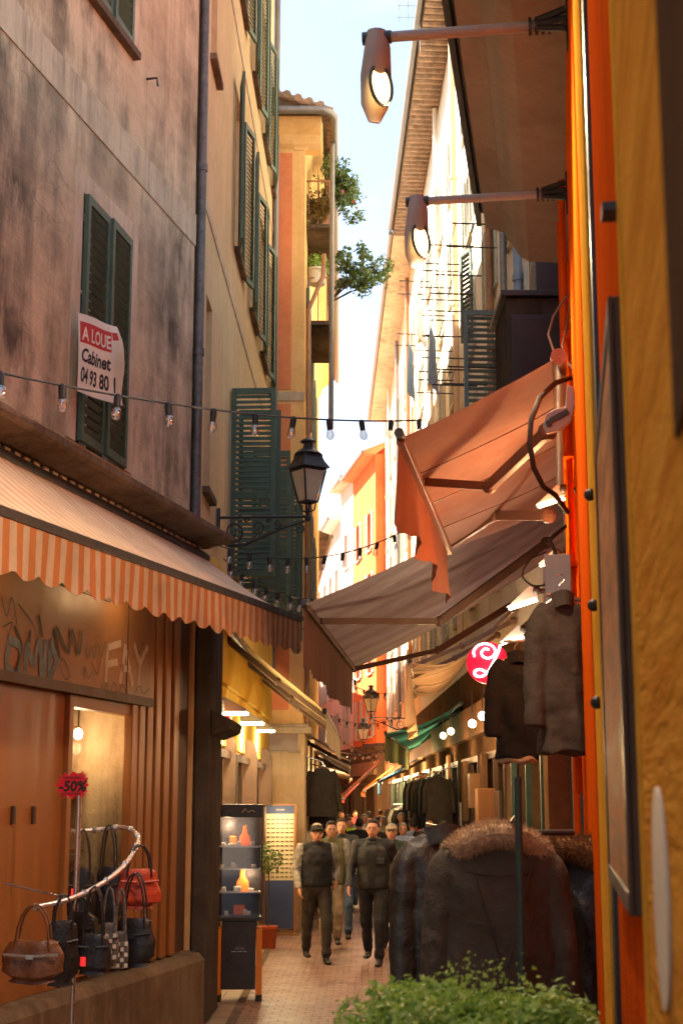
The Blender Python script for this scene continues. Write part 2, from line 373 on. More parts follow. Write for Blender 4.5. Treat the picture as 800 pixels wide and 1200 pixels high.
def brick_paving():
    m, nt, b = newmat('brick_paving'); v = coords(nt, (1,1,1), (0,0,R(1)))
    bt = N(nt, 'ShaderNodeTexBrick'); nt.links.new(v, bt.inputs['Vector'])
    bt.inputs['Scale'].default_value = 1; bt.inputs['Brick Width'].default_value = .15; bt.inputs['Row Height'].default_value = .15
    bt.inputs['Mortar Size'].default_value = .012; bt.inputs['Mortar Smooth'].default_value = .3; bt.inputs['Bias'].default_value = 0
    bt.inputs['Color1'].default_value = (.3,.17,.12,1); bt.inputs['Color2'].default_value = (.2,.105,.075,1); bt.inputs['Mortar'].default_value = (.05,.032,.025,1)
    col = mix(nt, mulf(nt, noisef(nt, v, 1.4, 6, .7, .4, .7), .5), bt.outputs['Color'], (.3,.2,.15))
    nt.links.new(col, b.inputs['Base Color'])
    r = N(nt, 'ShaderNodeMapRange'); nt.links.new(noisef(nt, v, 2.5, 5, .6, .3, .7), r.inputs['Value']); r.inputs['To Min'].default_value = .28; r.inputs['To Max'].default_value = .6
    nt.links.new(r.outputs['Result'], b.inputs['Roughness'])
    iv = N(nt, 'ShaderNodeMath', operation='SUBTRACT'); iv.inputs[0].default_value = 1; nt.links.new(bt.outputs['Fac'], iv.inputs[1])
    bump(nt, b, iv.outputs[0], .5, .006); return m
def slab_paving(name, sz, c1, c2):
    m, nt, b = newmat(name); v = coords(nt)
    bt = N(nt, 'ShaderNodeTexBrick'); nt.links.new(v, bt.inputs['Vector']); bt.offset = .5
    bt.inputs['Scale'].default_value = 1; bt.inputs['Brick Width'].default_value = sz; bt.inputs['Row Height'].default_value = sz * .8
    bt.inputs['Mortar Size'].default_value = .008; bt.inputs['Color1'].default_value = (*c1,1); bt.inputs['Color2'].default_value = (*c2,1); bt.inputs['Mortar'].default_value = (.06,.045,.035,1)
    col = mix(nt, mulf(nt, noisef(nt, v, 2, 6, .7, .4, .7), .5), bt.outputs['Color'], (.12,.085,.06))
    nt.links.new(col, b.inputs['Base Color']); b.inputs['Roughness'].default_value = .5
    bump(nt, b, noisef(nt, v, 30, 4, .6, .2, .8), .2, .004); return m
M['brick'] = brick_paving(); M['slab'] = slab_paving('stone_slabs', .6, (.36,.27,.18), (.28,.2,.13)); M['groundm'] = slab_paving('old_ground', .5, (.2,.15,.11), (.15,.11,.08))

# ------------------------------------------------------------------ generic builders
def wall_mesh(mb, s0, s1, z0, z1, holes, thick=5.0):
    xs = sorted({s0, s1} | {h[0] for h in holes} | {h[1] for h in holes}); zs = sorted({z0, z1} | {h[2] for h in holes} | {h[3] for h in holes})
    for i in range(len(xs)-1):
        for j in range(len(zs)-1):
            cx = (xs[i]+xs[i+1])/2; cz = (zs[j]+zs[j+1])/2
            if any(h[0] < cx < h[1] and h[2] < cz < h[3] for h in holes): continue
            mb.quad((xs[i],0,zs[j]), (xs[i],0,zs[j+1]), (xs[i+1],0,zs[j+1]), (xs[i+1],0,zs[j]))
    for h in holes:
        a, b, c, d = h[:4]; q = -(h[4] if len(h) > 4 else .22)
        mb.quad((a,0,c),(a,q,c),(a,q,d),(a,0,d)); mb.quad((b,0,c),(b,q,c),(b,q,d),(b,0,d))
        mb.quad((a,0,c),(b,0,c),(b,q,c),(a,q,c)); mb.quad((a,0,d),(b,0,d),(b,q,d),(a,q,d)); mb.quad((a,q,c),(b,q,c),(b,q,d),(a,q,d))
    t = -thick
    mb.quad((s0,0,z0),(s0,t,z0),(s0,t,z1),(s0,0,z1)); mb.quad((s1,0,z0),(s1,t,z0),(s1,t,z1),(s1,0,z1))
    mb.quad((s0,t,z0),(s1,t,z0),(s1,t,z1),(s0,t,z1)); mb.quad((s0,0,z1),(s1,0,z1),(s1,t,z1),(s0,t,z1))
_sh = {}
def shutter(parent, loc, w, h, ang, m=None, split=False, pitch=.058):
    m = m or M['green']; key = (round(w, 2), round(h, 2), m.name, split, pitch)
    if key not in _sh:
        mb = MB(); t = .035; st = .055
        mb.box(0, st, 0, t, 0, h); mb.box(w-st, w, 0, t, 0, h); mb.box(st, w-st, 0, t, 0, .07); mb.box(st, w-st, 0, t, h-.07, h)
        zz = [.07, h-.07]
        if split:
            zs = h * .42; mb.box(st, w-st, 0, t, zs-.03, zs+.03)
        n = int((h-.14)/pitch); Mx = Matrix.Rotation(R(-38), 3, 'X')
        for k in range(n):
            z = .07 + (k+.5)*(h-.14)/n
            if split and abs(z - h*.42) < .05: continue
            mb.obox((w/2, t/2, z), (w-2*st, .009, .05), Mx)
        o = mb.build('shutter', m, parent); _sh[key] = o.data
    else:
        o = bpy.data.objects.new('shutter', _sh[key]); COL.objects.link(o); o.parent = parent
    o.location = loc; o.rotation_euler = (0, 0, ang); return o
def window(parent, a, b, c, d, dep=.16, m=None, bars=2, mull=True, sill=True, sillm=None):
    f = MB(); w = .05; y0, y1 = -dep-.03, -dep+.02
    f.box(a,a+w,y0,y1,c,d); f.box(b-w,b,y0,y1,c,d); f.box(a+w,b-w,y0,y1,c,c+w); f.box(a+w,b-w,y0,y1,d-w,d)
    if mull: f.box((a+b)/2-.03,(a+b)/2+.03,y0,y1+.01,c+w,d-w)
    for k in range(1, bars+1):
        z = c + (d-c)*k/(bars+1); f.box(a+w, (a+b)/2-.03, y0+.01, y1-.01, z-.012, z+.012); f.box((a+b)/2+.03, b-w, y0+.01, y1-.01, z-.012, z+.012)
    o = f.build('window', m or M['white'], parent)
    g = MB(); g.box(a+w*.5,b-w*.5,y0+.015,y0+.022,c+w*.5,d-w*.5); g.build('pane', M['pane'], o)
    if sill:
        s = MB(); s.box(a-.08,b+.08,-.02,.07,c-.07,c-.005); s.build('sill', sillm or M['band'], o)
    return o
def awning(name, label, m, mv, wn, wf, fn, ff, val=.3, sag=.08, arms=(.08,.92), armm=None, scal=0, cat='awning', lum=1, cass=.06, elbow=.28, armp=None, n=26, vwave=.02, endclip=True, group=None, seam=0):
    wn, wf, fn, ff = [Vector(p) for p in (wn, wf, fn, ff)]
    d = (wf - wn); rz = math.atan2(d.y, d.x)
    r = root(name, label, cat, wn, rz, group); inv = Matrix.Rotation(-rz, 3, 'Z')
    L = lambda p: inv @ (Vector(p) - wn)
    a, b, c, e = L(wn), L(wf), L(fn), L(ff)
    rnd = random.random()*6
    def surf(i, j):
        p = (a.lerp(b, i)).lerp(c.lerp(e, i), j)
        p = p + Vector((0,0,-sag*math.sin(math.pi*j)*(.8+.2*math.sin(7*i+rnd)) + .012*math.sin(23*i+rnd+3*j)*math.sin(math.pi*j)))
        return p
    mb = MB(); mb.sheet(surf, n, 14, .004); mb.build('canopy', m, r, smooth=True)
    if seam:
        for q in range(1, seam): sm = MB(); sm.tube([surf(q/seam, j/10) + Vector((0,0,-.008)) for j in range(11)], .005, 5); sm.build('seam', armm or M['armb'], r, smooth=True)
    out = (c - a).normalized(); al = (e - c).normalized(); LL = (e - c).length
    if val:
        def vf(i, j):
            p = c.lerp(e, i); h = val*(1 + (scal*(.17*abs(math.sin(math.pi*i*LL/.34))-.1) if scal else 0.05*math.sin(9*i+rnd)))
            return p + Vector((0,0,-.02 - h*j)) + out*(vwave*math.sin(i*LL*5+rnd)*j + .006*math.sin(i*LL*23)*j) + out*.02
        vb = MB(); vb.sheet(vf, max(40, int(LL*24)), 5, .003); vb.build('valance', mv, r, smooth=True)
    fb = MB(); fb.bar(c - al*.04 + Vector((0,0,-.015)), e + al*.04 + Vector((0,0,-.015)), .05, .06); fbo = fb.build('front_bar', armm or M['armb'], r, bevel=.006)
    if endclip:
        ec = MB(); ec.tube([c - al*.12, c + al*.0], .03, 8); ec.build('end_cap', M['black'], fbo)
    cb = MB(); cb.tube([a + Vector((0,0,.0)), b + Vector((0,0,0))], cass, 12); cb.build('roller', armm or M['armb'], r, smooth=True)
    for A3 in (armp or []):
        pf, mid, pw = [L(q) for q in A3]; ab = MB(); ab.bar(pw, mid, .045, .075); ab.bar(mid, pf, .036, .055); ab.ell(mid, (.05,.05,.05), 10, 6); ab.ell(pw, (.06,.06,.06), 10, 6); ab.build('arm', armm or M['armb'], r, bevel=.004)
    for t in (arms if not armp else ()):
        pw = a.lerp(b, t) + Vector((0,0,-.14)); pf = c.lerp(e, t) + Vector((0,0,-.05))
        mid = pw.lerp(pf, .5) + al*elbow*(1 if t < .5 else -1) * (pf-pw).length*.5 + Vector((0,0,-.02))
        ab = MB(); ab.bar(pw, mid, .045, .06); ab.bar(mid, pf, .036, .05); ab.ell(mid, (.045,.045,.045), 10, 6); ab.ell(pw, (.055,.055,.055), 10, 6)
        ab.build('arm', armm or M['armb'], r, bevel=.004)
    return r
def clothes_line_item(): pass
def person(label, x, y, h, face=0.0, top='c_jacket', legs='c_black', hair='hair', cap=None, capm=None, stride=.16, arm=(.1,-.05), bulk=1.0, glasses=False, sleeves=None, hem=.86, vox=.011, lean=0.0, umb=False, group=None, zip_=False, hairlong=False, sx=1):
    r = root('person', label, 'person', (x, y, 0), face, group); r.scale = (h/1.75,)*3
    W = bulk
    # joints, facing -Y
    hip = {s: Vector((s*.095, .0, .92)) for s in (-1,1)}; sh = {s: Vector((s*.19*W, .01-lean, 1.43)) for s in (-1,1)}
    kn = {}; an = {}; el = {}; wr = {}
    for s in (-1,1):
        fw = -stride*s*sx
        kn[s] = Vector((s*.105, fw*.62-.04, .49)); an[s] = Vector((s*.1, fw*.95+.02, .095 + (.05 if fw > 0 else 0)))
        el[s] = Vector((s*(.262*W), .06 + arm[0]*s*sx, 1.15)); wr[s] = Vector((s*.245*W, -.09 + arm[0]*s*sx*1.6, .93 + .05*abs(s+sx)))
    hd = Vector((0, -.03-lean, 1.625))
    b = MB()
    b.ell((0,-.01,.96), (.16*W,.11,.13)); b.ell((0,-lean*.6,1.18), (.15*W,.105,.2)); b.ell((0,0-lean,1.33), (.175*W,.11,.16))
    b.cap((0,.01-lean,1.42), .062, (0,-.015-lean,1.54), .055)
    b.ell(hd, (.073,.09,.112)); b.ell(hd+Vector((0,-.035,-.055)), (.052,.05,.05)); b.cap(hd+Vector((0,-.086,.015)), .009, hd+Vector((0,-.103,-.022)), .0155)   # jaw, nose
    for s in (-1,1):
        b.ell(hd+Vector((s*.074,.008,-.01)), (.012,.02,.03)); b.ell(hd+Vector((s*.028,-.084,.016)), (.016,.01,.009)); b.cap(hd+Vector((s*.014,-.092,.034)), .006, hd+Vector((s*.045,-.082,.034)), .005)
        b.cap(hip[s], .085, kn[s], .058); b.cap(kn[s], .056, an[s], .04); b.cap(an[s]+Vector((0,.03,-.05)), .035, an[s]+Vector((0,-.14,-.06)), .03)
        b.cap(sh[s], .055, el[s], .043); b.cap(el[s], .04, wr[s], .028)
        # hand
        d = (wr[s]-el[s]).normalized(); p0 = wr[s] + d*.05; b.ell(p0, (.022,.04,.05))
        for q in range(4):
            off = Vector((0, -.027+.018*q, 0)); k0 = p0 + off + d*.035; k1 = k0 + d*(.034-.003*abs(q-1.3)) + Vector((-s*.008,0,0)); k2 = k1 + d*.022 + Vector((-s*.018, 0, 0))
            b.cap(k0, .0095, k1, .009); b.cap(k1, .009, k2, .0075)
        b.cap(p0+Vector((0,-.03,.012)), .012, p0+Vector((-s*.012,-.055,-.028)), .009)
    b.cap(hd+Vector((-.02,-.088,-.05)), .007, hd+Vector((.02,-.088,-.05)), .007)
    body = b.build('body', M['skin'], r, remesh=vox*.85)
    e = MB()
    for s in (-1,1): e.ell(hd+Vector((s*.028,-.0925,.016)), (.011,.005,.007), 8, 6)
    e.build('eyes', M['ink'], body, smooth=True)
    lips = MB(); lips.cap(hd+Vector((-.02,-.0935,-.05)), .0045, hd+Vector((.02,-.0935,-.05)), .0045, 8); lips.build('mouth', M['tlip'], body, smooth=True)
    # trousers
    t = MB(); t.ell((0,-.01,.94), (.172*W,.125,.12))
    for s in (-1,1):
        t.cap(hip[s], .1, kn[s], .075); t.cap(kn[s], .073, an[s]+Vector((0,.0,.03)), .06)
        t.ell(an[s]+Vector((0,.0,.05)), (.066,.07,.03)); t.ell(kn[s]+Vector((0,.03,-.03)), (.07,.06,.03))
    creased(t.build('trousers', M[legs], r, remesh=vox), .03)
    # shoes
    f = MB()
    for s in (-1,1):
        f.cap(an[s]+Vector((0,.045,-.05)), .042, an[s]+Vector((0,-.12,-.058)), .036); f.ell(an[s]+Vector((0,-.15,-.062)), (.045,.06,.028)); f.ell(an[s]+Vector((0,.01,-.01)), (.048,.055,.05))
    f.build('shoes', M['shoe'], r, remesh=vox)
    # jacket
    def torso(j, g=0.0):
        j.ell((0,-lean*.9,1.33), (.19*W+g,.118+g,.15)); j.ell((0,-lean*.6,1.16), (.18*W+g,.12+g,.2)); j.ell((0,0,hem+.1), (.19*W+g,.145+g,.12))
        for s in (-1,1): j.cap((0,-lean,1.44), .075+g, sh[s]+Vector((-s*.03,0,-.0)), .075+g)
        prof = [(.19*W+g, hem), (.2*W+g, hem+.03), (.188*W+g, hem+.25), (.198*W+g, 1.28), (.18*W+g, 1.38), (.12*W+g, 1.46)]
        j.lathe(prof, (0,-.005,0), 20, 1, .7)
    j = MB(); torso(j)
    smb = j if not sleeves else MB()
    for s in (-1,1):
        smb.cap(sh[s], .077, el[s], .062); smb.cap(el[s], .06, wr[s]+(el[s]-wr[s])*.12, .046); smb.ell(wr[s]+(el[s]-wr[s])*.1, (.05,.05,.025)); smb.ell(el[s]+Vector((0,.01,.03)), (.068,.068,.04))
    _tx = wrinkle_tex()
    j.lathe([(.065,1.46),(.085,1.49),(.08,1.53),(.07,1.52)], (0,-lean*.9,0), 16)
    jo = creased(j.build('jacket' if not sleeves else 'vest', M[top], r, remesh=vox), .017)
    if sleeves: creased(smb.build('sleeves', M[sleeves], r, remesh=vox), .025)
    if zip_:
        z = MB(); z.sheet(lambda a_, b_: ((.19*W if b_ < .75 else .19*W*(1-.9*(b_-.75)))*1.12*math.sin((a_-.5)*(.3+.5*b_)), -.005-(.148 if b_ < .7 else .148-.2*(b_-.7))*math.cos((a_-.5)*(.3+.5*b_))-.004, .93+.53*b_), 6, 10, .006); z.build('shirt', M['c_black'], r, smooth=True)
        for s in (-1,1): pk = MB(); pk.box(s*.11-.05, s*.11+.05, -.155, -.13, 1.2, 1.28); pk.build('pocket', M[top], jo, bevel=.008)
    # hair
    hb = MB()
    if hair:
        hb.ell(hd+Vector((0,.018,.03)), (.083,.094,.1)); hb.ell(hd+Vector((0,-.035,.09)), (.065,.05,.035))
        if hairlong: hb.ell(hd+Vector((0,.05,-.06)), (.085,.06,.13))
        hh = hb.build('hair', M[hair], r, remesh=vox*.8)
        # face cut: push the hair off the face by lowering its front half
        hh.location = (0, .014, .004)
    if cap:
        c = MB(); c.ell(hd+Vector((0,.0,.05)), (.088,.105,.075)); c.ell(hd+Vector((0,-.1,.052)), (.07,.07,.012)); c.build('cap', M[capm], r, remesh=vox*.8)
    if glasses:
        g = MB()
        for s in (-1,1): g.tube([hd+Vector((s*.032+.024*math.cos(q*math.pi/5), -.1, .014+.016*math.sin(q*math.pi/5))) for q in range(11)], .003, 5)
        g.tube([hd+Vector((-.056,-.1,.018)), hd+Vector((-.078,0,.018))], .003, 5); g.tube([hd+Vector((.056,-.1,.018)), hd+Vector((.078,0,.018))], .003, 5)
        g.build('glasses', M['black'], r)
    if umb:
        pass
    return r
M['tlip'] = paint('lips', (.3,.11,.08), .5)
def wrinkle_tex():
    tx = bpy.data.textures.get('crease')
    if not tx: tx = bpy.data.textures.new('crease', 'CLOUDS'); tx.noise_scale = .09; tx.noise_depth = 3
    return tx
def creased(o, s):
    dm = o.modifiers.new('crease', 'DISPLACE'); dm.texture = wrinkle_tex(); dm.strength = s; dm.mid_level = .5; dm.texture_coords = 'LOCAL'; return o
def smooth_pts(pts, n=4):
    out = []; P_ = [Vector(q) for q in pts]
    for i in range(len(P_)-1):
        a, b, c, d = P_[max(i-1,0)], P_[i], P_[i+1], P_[min(i+2,len(P_)-1)]
        for k in range(n):
            t = k/n; out.append(.5*((2*b)+(c-a)*t+(2*a-5*b+4*c-d)*t*t+(3*b-a-3*c+d)*t**3))
    return out + [P_[-1]]
def leaf_cloud(mb, c, rad, n, size, flat=.5, bias=None, seed=0, top=False):
    rn = random.Random(seed); c = Vector(c)
    for _ in range(n):
        while True:
            p = Vector((rn.uniform(-1,1), rn.uniform(-1,1), rn.uniform(-1,1)))
            if p.length <= 1 and p.length > .35: break
        q = Vector((p.x*rad[0], p.y*rad[1], p.z*rad[2])) + c
        nz = noise.noise(q*5.0)
        if nz < -.12 and not top: continue
        q += p.normalized()*nz*.1
        d = (p.normalized() + Vector((rn.gauss(0,.6), rn.gauss(0,.6), rn.gauss(0,.6)+.4))).normalized()
        s = size*rn.uniform(.6, 1.25); x = d.cross(Vector((rn.gauss(0,1),rn.gauss(0,1),rn.gauss(0,1)))).normalized(); y = d.cross(x).normalized()
        mb.add([q, q + y*s*.35 + x*s*.3 + d*s*.1, q + y*s*1.1, q + y*s*.35 - x*s*.3 + d*s*.1], [(0,1,2),(0,2,3)])
def light(name, kind, loc, e, c=(1,.62,.3), size=.1, target=None, spot=100, parent=None):
    l = bpy.data.lights.new(name, kind); l.energy = e*LK; l.color = c
    if kind == 'POINT': l.shadow_soft_size = size
    if kind == 'SPOT': l.spot_size = R(spot); l.spot_blend = .6; l.shadow_soft_size = size
    o = bpy.data.objects.new(name, l); COL.objects.link(o); o.location = loc
    if target is not None: o.rotation_euler = (Vector(target)-Vector(loc)).to_track_quat('-Z','Y').to_euler()
    return o
def text_mesh(s, size, shear=0, bold=0):
    c = bpy.data.curves.new('t', 'FONT'); c.body = s; c.size = size; c.shear = shear; c.offset = bold; c.resolution_u = 3
    o = bpy.data.objects.new('t', c); COL.objects.link(o)
    dg = bpy.context.evaluated_depsgraph_get(); me = bpy.data.meshes.new_from_object(o.evaluated_get(dg))
    vs = [v.co.copy() for v in me.vertices]; fs = [tuple(p.vertices) for p in me.polygons]
    COL.objects.unlink(o); bpy.data.objects.remove(o); bpy.data.meshes.remove(me)
    return vs, fs
# ------------------------------------------------------------------ frames
F1 = Frame((-1.43, 13.8), (-1.43 - .2233*10.8, 13.8 - .9748*10.8))
F2 = Frame((-1.17, 24.0), (-1.37, 13.95))
F3f = Frame((-.62, 24.02), (-5.0, 24.02)); F3s = Frame((-.62, 40.0), (-.62, 24.02))
FR1 = Frame((.355, 1.5), (2.68, 17.3))
FR2 = Frame((2.36, 17.36), (2.0, 38)); FR3 = Frame((2.0, 38.05), (1.75, 58))
FR4 = Frame((1.35, 58.05), (.5, 63.5)); FR5 = Frame((.5, 63.55), (-.05, 67)); FR6 = Frame((-.05, 67.05), (-1.25, 77)); FR7 = Frame((-1.25, 77.05), (-7, 96))
def sy(fr, Y): return (Y - fr.a.y) / fr.d.y
# ------------------------------------------------------------------ ground
g = MB(); g.box(-300, 300, -200, 500, -.5, 0); tag(g.build('ground', M['groundm']), kind='structure')
g = MB(); g.quad((-.95, 3, .008), (3.2, 3, .008), (3.2, 58, .008), (-.95, 58, .008)); g.quad((-.95,58,.008),(3.2,58,.008),(-2,100,.008),(-5,100,.008)); tag(g.build('street_paving', M['brick']), kind='structure')
g = MB(); g.quad((-4.5, 2, .004), (-1.03, 2, .004), (-1.03, 40, .004), (-4.5, 40, .004)); tag(g.build('side_paving', M['slab']), kind='structure')
g = MB(); g.box(-1.03, -.95, 3, 40, .0, .014); tag(g.build('gutter_strip', M['ledge']), kind='structure')
# ================================================================== LEFT HOUSE 1 (stained plaster)
r = F1.root('town_house', 'brown stained plaster house at the left with striped awning and timber shopfront', 'house')
a1, zt = F1.hit(97, 226, .0); b1, _ = F1.hit(152, 280, .0); _, zb = F1.hit(92, 520, .0)
wa, wb = b1, a1                                            # local x grows to the camera: right jamb first
_, z2b = F1.hit(140, 40, 0); ua, _ = F1.hit(153, 60, 0); ub, _ = F1.hit(100, 0, 0)
print('L1 win', wa, wb, zb, zt, 'upper', ua, ub, z2b)
_, zl = F1.hit(120, 545, .1)
ZL = 4.6
gl_a = F1.hit(150, 950, 0)[0]; gl_b = F1.hit(66, 950, 0)[0]; zg_t = F1.hit(110, 820, 0)[1]; print('shopwin', gl_a, gl_b, zg_t, 'ledge', F1.hit(0,477,.35), F1.hit(255,610,.35))
holes = [(wa, wb, zb, zt, .25), (ua, ub, z2b, z2b+2.1, .25), (gl_a, gl_b, .75, zg_t, .75), (7.2, 8.2, zb, zt, .25)]
w = MB(); wall_mesh(w, 0, 24, 0, 11.3, holes, 6); wo = w.build('wall', M['l1'], r)
zbd = F1.hit(120, 145, .0)[1]; print('band z', zbd)
bd = MB(); bd.box(-.005, 10.8, .0, .012, zbd-.16, zbd+.16)
bd.build('string_course', M['band'], r)
for (a, b, c, d) in ((wa, wb, zb, zt), (ua, ub, z2b, z2b+2.1)):
    fr = MB()
    fr.box(a-.17, a-.003, 0, .014, c, d+.17); fr.box(b+.003, b+.17, 0, .014, c, d+.17); fr.box(a-.003, b+.003, 0, .014, d+.003, d+.17)
    fr.build('window_surround', M['band'], r)
for (a, b, c, d, k) in ((wa, wb, zb, zt, 0), (ua, ub, z2b, z2b+2.1, 1), (7.2, 8.2, zb, zt, 2)):
    window(r, a, b, c, d, sill=(k == 1), sillm=M['ledge'])
    hw = (b-a)/2
    shutter(r, (a+.005, .0, c+.01), hw-.01, d-c-.02, R(3), pitch=.075); shutter(r, (b-hw+.005, .005, c+.01), hw-.01, d-c-.02, R(2), pitch=.075)
# ledge above awning
lg = MB(); lg.prism([(0,4.33),(.08,4.33),(.14,4.35),(.3,4.375),(.33,4.395),(.33,4.45),(0,4.5)], 'x', -.35, 10.8)
lo = lg.build('stone_ledge', M['ledge'], r, bevel=.01)
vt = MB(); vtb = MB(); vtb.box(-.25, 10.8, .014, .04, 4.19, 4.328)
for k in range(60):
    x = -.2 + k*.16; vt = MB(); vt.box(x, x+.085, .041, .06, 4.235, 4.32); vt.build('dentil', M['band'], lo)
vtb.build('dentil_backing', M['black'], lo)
hk = MB(); p = F1.loc(F1.w(*((F1.hit(178, 92, .05)[0]), .05, F1.hit(178, 92, .05)[1]))); hk.tube([p+Vector((0,-.05,0)), p+Vector((0,.05,0)), p+Vector((0,.06,-.08))], .01, 6); hk.build('iron_hook', M['black'], r)
# plinth
pl = MB(); pl.prism([(0.02,0),(.22,0),(.22,.58),(.17,.64),(.02,.66)], 'x', -.03, 10.8); pl.build('plinth', M['plinth'], r, bevel=.02)
# timber front: panels, battens
zf0 = F1.hit(90, 806, .12)[1]; print('fascia bottom z', zf0)
fx0 = F1.hit(178, 760, .14)[0]
fs = MB(); fs.box(fx0, 10.7, .0, .14, zf0, 4.2); fo = fs.build('fascia_board', M['fascia'], r, bevel=.008)
tr = MB(); tr.box(fx0-.02, 10.7, .14, .165, zf0-.05, zf0+.02); tr.box(fx0+.55, fx0+.565, .141, .146, zf0+.02, 4.2)
sx_ = F1.hit(128, 740, .14)[0]
for q in range(3): tr.box(sx_+.05*q, 10.7, .141, .15, 3.48+.24*q, 3.505+.24*q)
tr.build('trim', M['woodd'], fo)
# graffiti ribbons on the fascia
def ribbon(mb, pts, w, fr_, n):
    q = [fr_.hit(u, v, n) for u, v in pts]
    for i in range(len(q)-1):
        (xa, za), (xb, zb_) = q[i], q[i+1]
        d = Vector((xb-xa, zb_-za)); 
        if d.length < 1e-5: continue
        d.normalize(); nn = Vector((-d.y, d.x))*w/2; e = d*w*.3; y = n + .001 + i*.00025
        mb.quad((xa+nn.x-e.x, y, za+nn.y-e.y), (xb+nn.x+e.x, y, zb_+nn.y+e.y), (xb-nn.x+e.x, y, zb_-nn.y+e.y), (xa-nn.x-e.x, y, za-nn.y-e.y))
def sm2(pts, n=5):
    out = []; Q = [Vector(q) for q in pts]
    for i in range(len(Q)-1):
        a, b, c, d = Q[max(i-1,0)], Q[i], Q[i+1], Q[min(i+2,len(Q)-1)]
        for k in range(n):
            t = k/n; out.append(.5*((2*b)+(c-a)*t+(2*a-5*b+4*c-d)*t*t+(3*b-a-3*c+d)*t**3))
    return out + [Q[-1]]
gw = MB()
for st in ([(126,758),(124,797)], [(126,759),(141,754)], [(126,778),(137,776)], [(141,799),(147,758),(155,802)], [(143,783),(153,784)], [(158,757),(164,778),(172,760)], [(164,778),(162,806)]): ribbon(gw, st, .055, F1, .142)
gw.build('graffiti', M['sprayw'], fo)
gb = MB()
rn = random.Random(5)
for st in ([(12,750),(8,778),(20,790),(24,760),(12,750)], [(30,788),(32,756),(39,778),(46,752),(48,790)], [(52,790),(54,752)], [(60,752),(58,792),(66,775),(62,762),(60,752)]): ribbon(gb, sm2(st), .06, F1, .142)
gb.build('graffiti', M['sprayb'], fo)
for st in ([(18,735),(26,760),(16,795)], [(46,722),(50,745)], [(64,740),(70,770),(66,735),(80,765),(84,738),(92,766),(95,740)], [(36,740),(35,752)]): gd = MB(); ribbon(gd, sm2(st), .028, F1, .146); gd.build('graffiti', M['sprayd'], fo)
for st in ([(102,756),(103,772),(107,758),(110,771),(114,754),(118,770),(122,752)], [(98,792),(100,782),(103,795),(108,788)], [(118,800),(121,811),(125,801),(128,812),(133,800),(138,811),(142,802),(147,811)], [(160,752),(163,766),(168,754),(171,768)], [(158,812),(163,804),(168,813),(175,806)],
           [(2,700),(8,722),(14,700),(20,735)], [(22,708),(38,730),(42,745)], [(70,780),(74,772),(82,790),(76,796),(70,780)], [(108,776),(114,790),(118,772)], [(4,735),(14,730),(8,748)]): gd = MB(); ribbon(gd, sm2(st), .009, F1, .146); gd.build('graffiti', M['sprayd'], fo)
pn = MB(); pn.box(gl_b+.02, 10.7, .0, .05, .66, zf0); pno = pn.build('timber_panel', M['wood'], r)
kn_ = MB()
for u in (14, 38):
    q = F1.hit(u, 955, .05); kn_.box(q[0]-.02, q[0]+.02, .05, .075, q[1]-.06, q[1]+.06)
kn_.build('handle', M['woodd'], pno, bevel=.006)
bt = MB(); xs = [F1.hit(u, 950, .1)[0] for u in (155, 163.5, 173, 183, 193.5, 204)]
bk = MB(); bk.box(.02, gl_a-.02, 0, .035, .66, zf0+1.5); bk.build('batten_board', M['woodd'], r)
for x in xs: bt.box(x-.068, x+.068, .036, .11, .67, 4.2 if x < fx0 else zf0)
bt.build('battens', M['wood'], r, bevel=.008)
fw = MB()
fw.box(gl_a-.02, gl_a+.06, -.02, .09, .7, zg_t); fw.box(gl_b-.06, gl_b+.02, -.02, .09, .7, zg_t); fw.box(gl_a+.06, gl_b-.06, -.02, .09, zg_t-.09, zg_t); fw.box(gl_a+.06, gl_b-.06, -.02, .09, .7, .8)
gm = gl_a + .3*(gl_b-gl_a); fw.box(gl_b-.1, gl_b-.06, -.02, .05, .8, zg_t-.09)
fwo = fw.build('shop_window', M['wood'], r, bevel=.005)
pg = MB(); pg.box(gl_a+.06, gl_b-.06, .01, .018, .8, zg_t-.09); pg.build('pane', M['glass'], fwo)
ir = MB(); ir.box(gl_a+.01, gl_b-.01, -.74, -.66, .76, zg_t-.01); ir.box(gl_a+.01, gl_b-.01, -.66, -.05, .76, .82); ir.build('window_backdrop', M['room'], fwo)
sh_ = MB(); 
for z in (1.55, 2.15, 2.7): sh_.box(gl_a+.05, gm+.25, -.65, -.35, z, z+.03)
sh_.tube([(gl_a+.1,-.4,2.55),(gl_b-.1,-.4,2.55)], .012, 6); sh_.build('shelf', M['wood'], fwo)
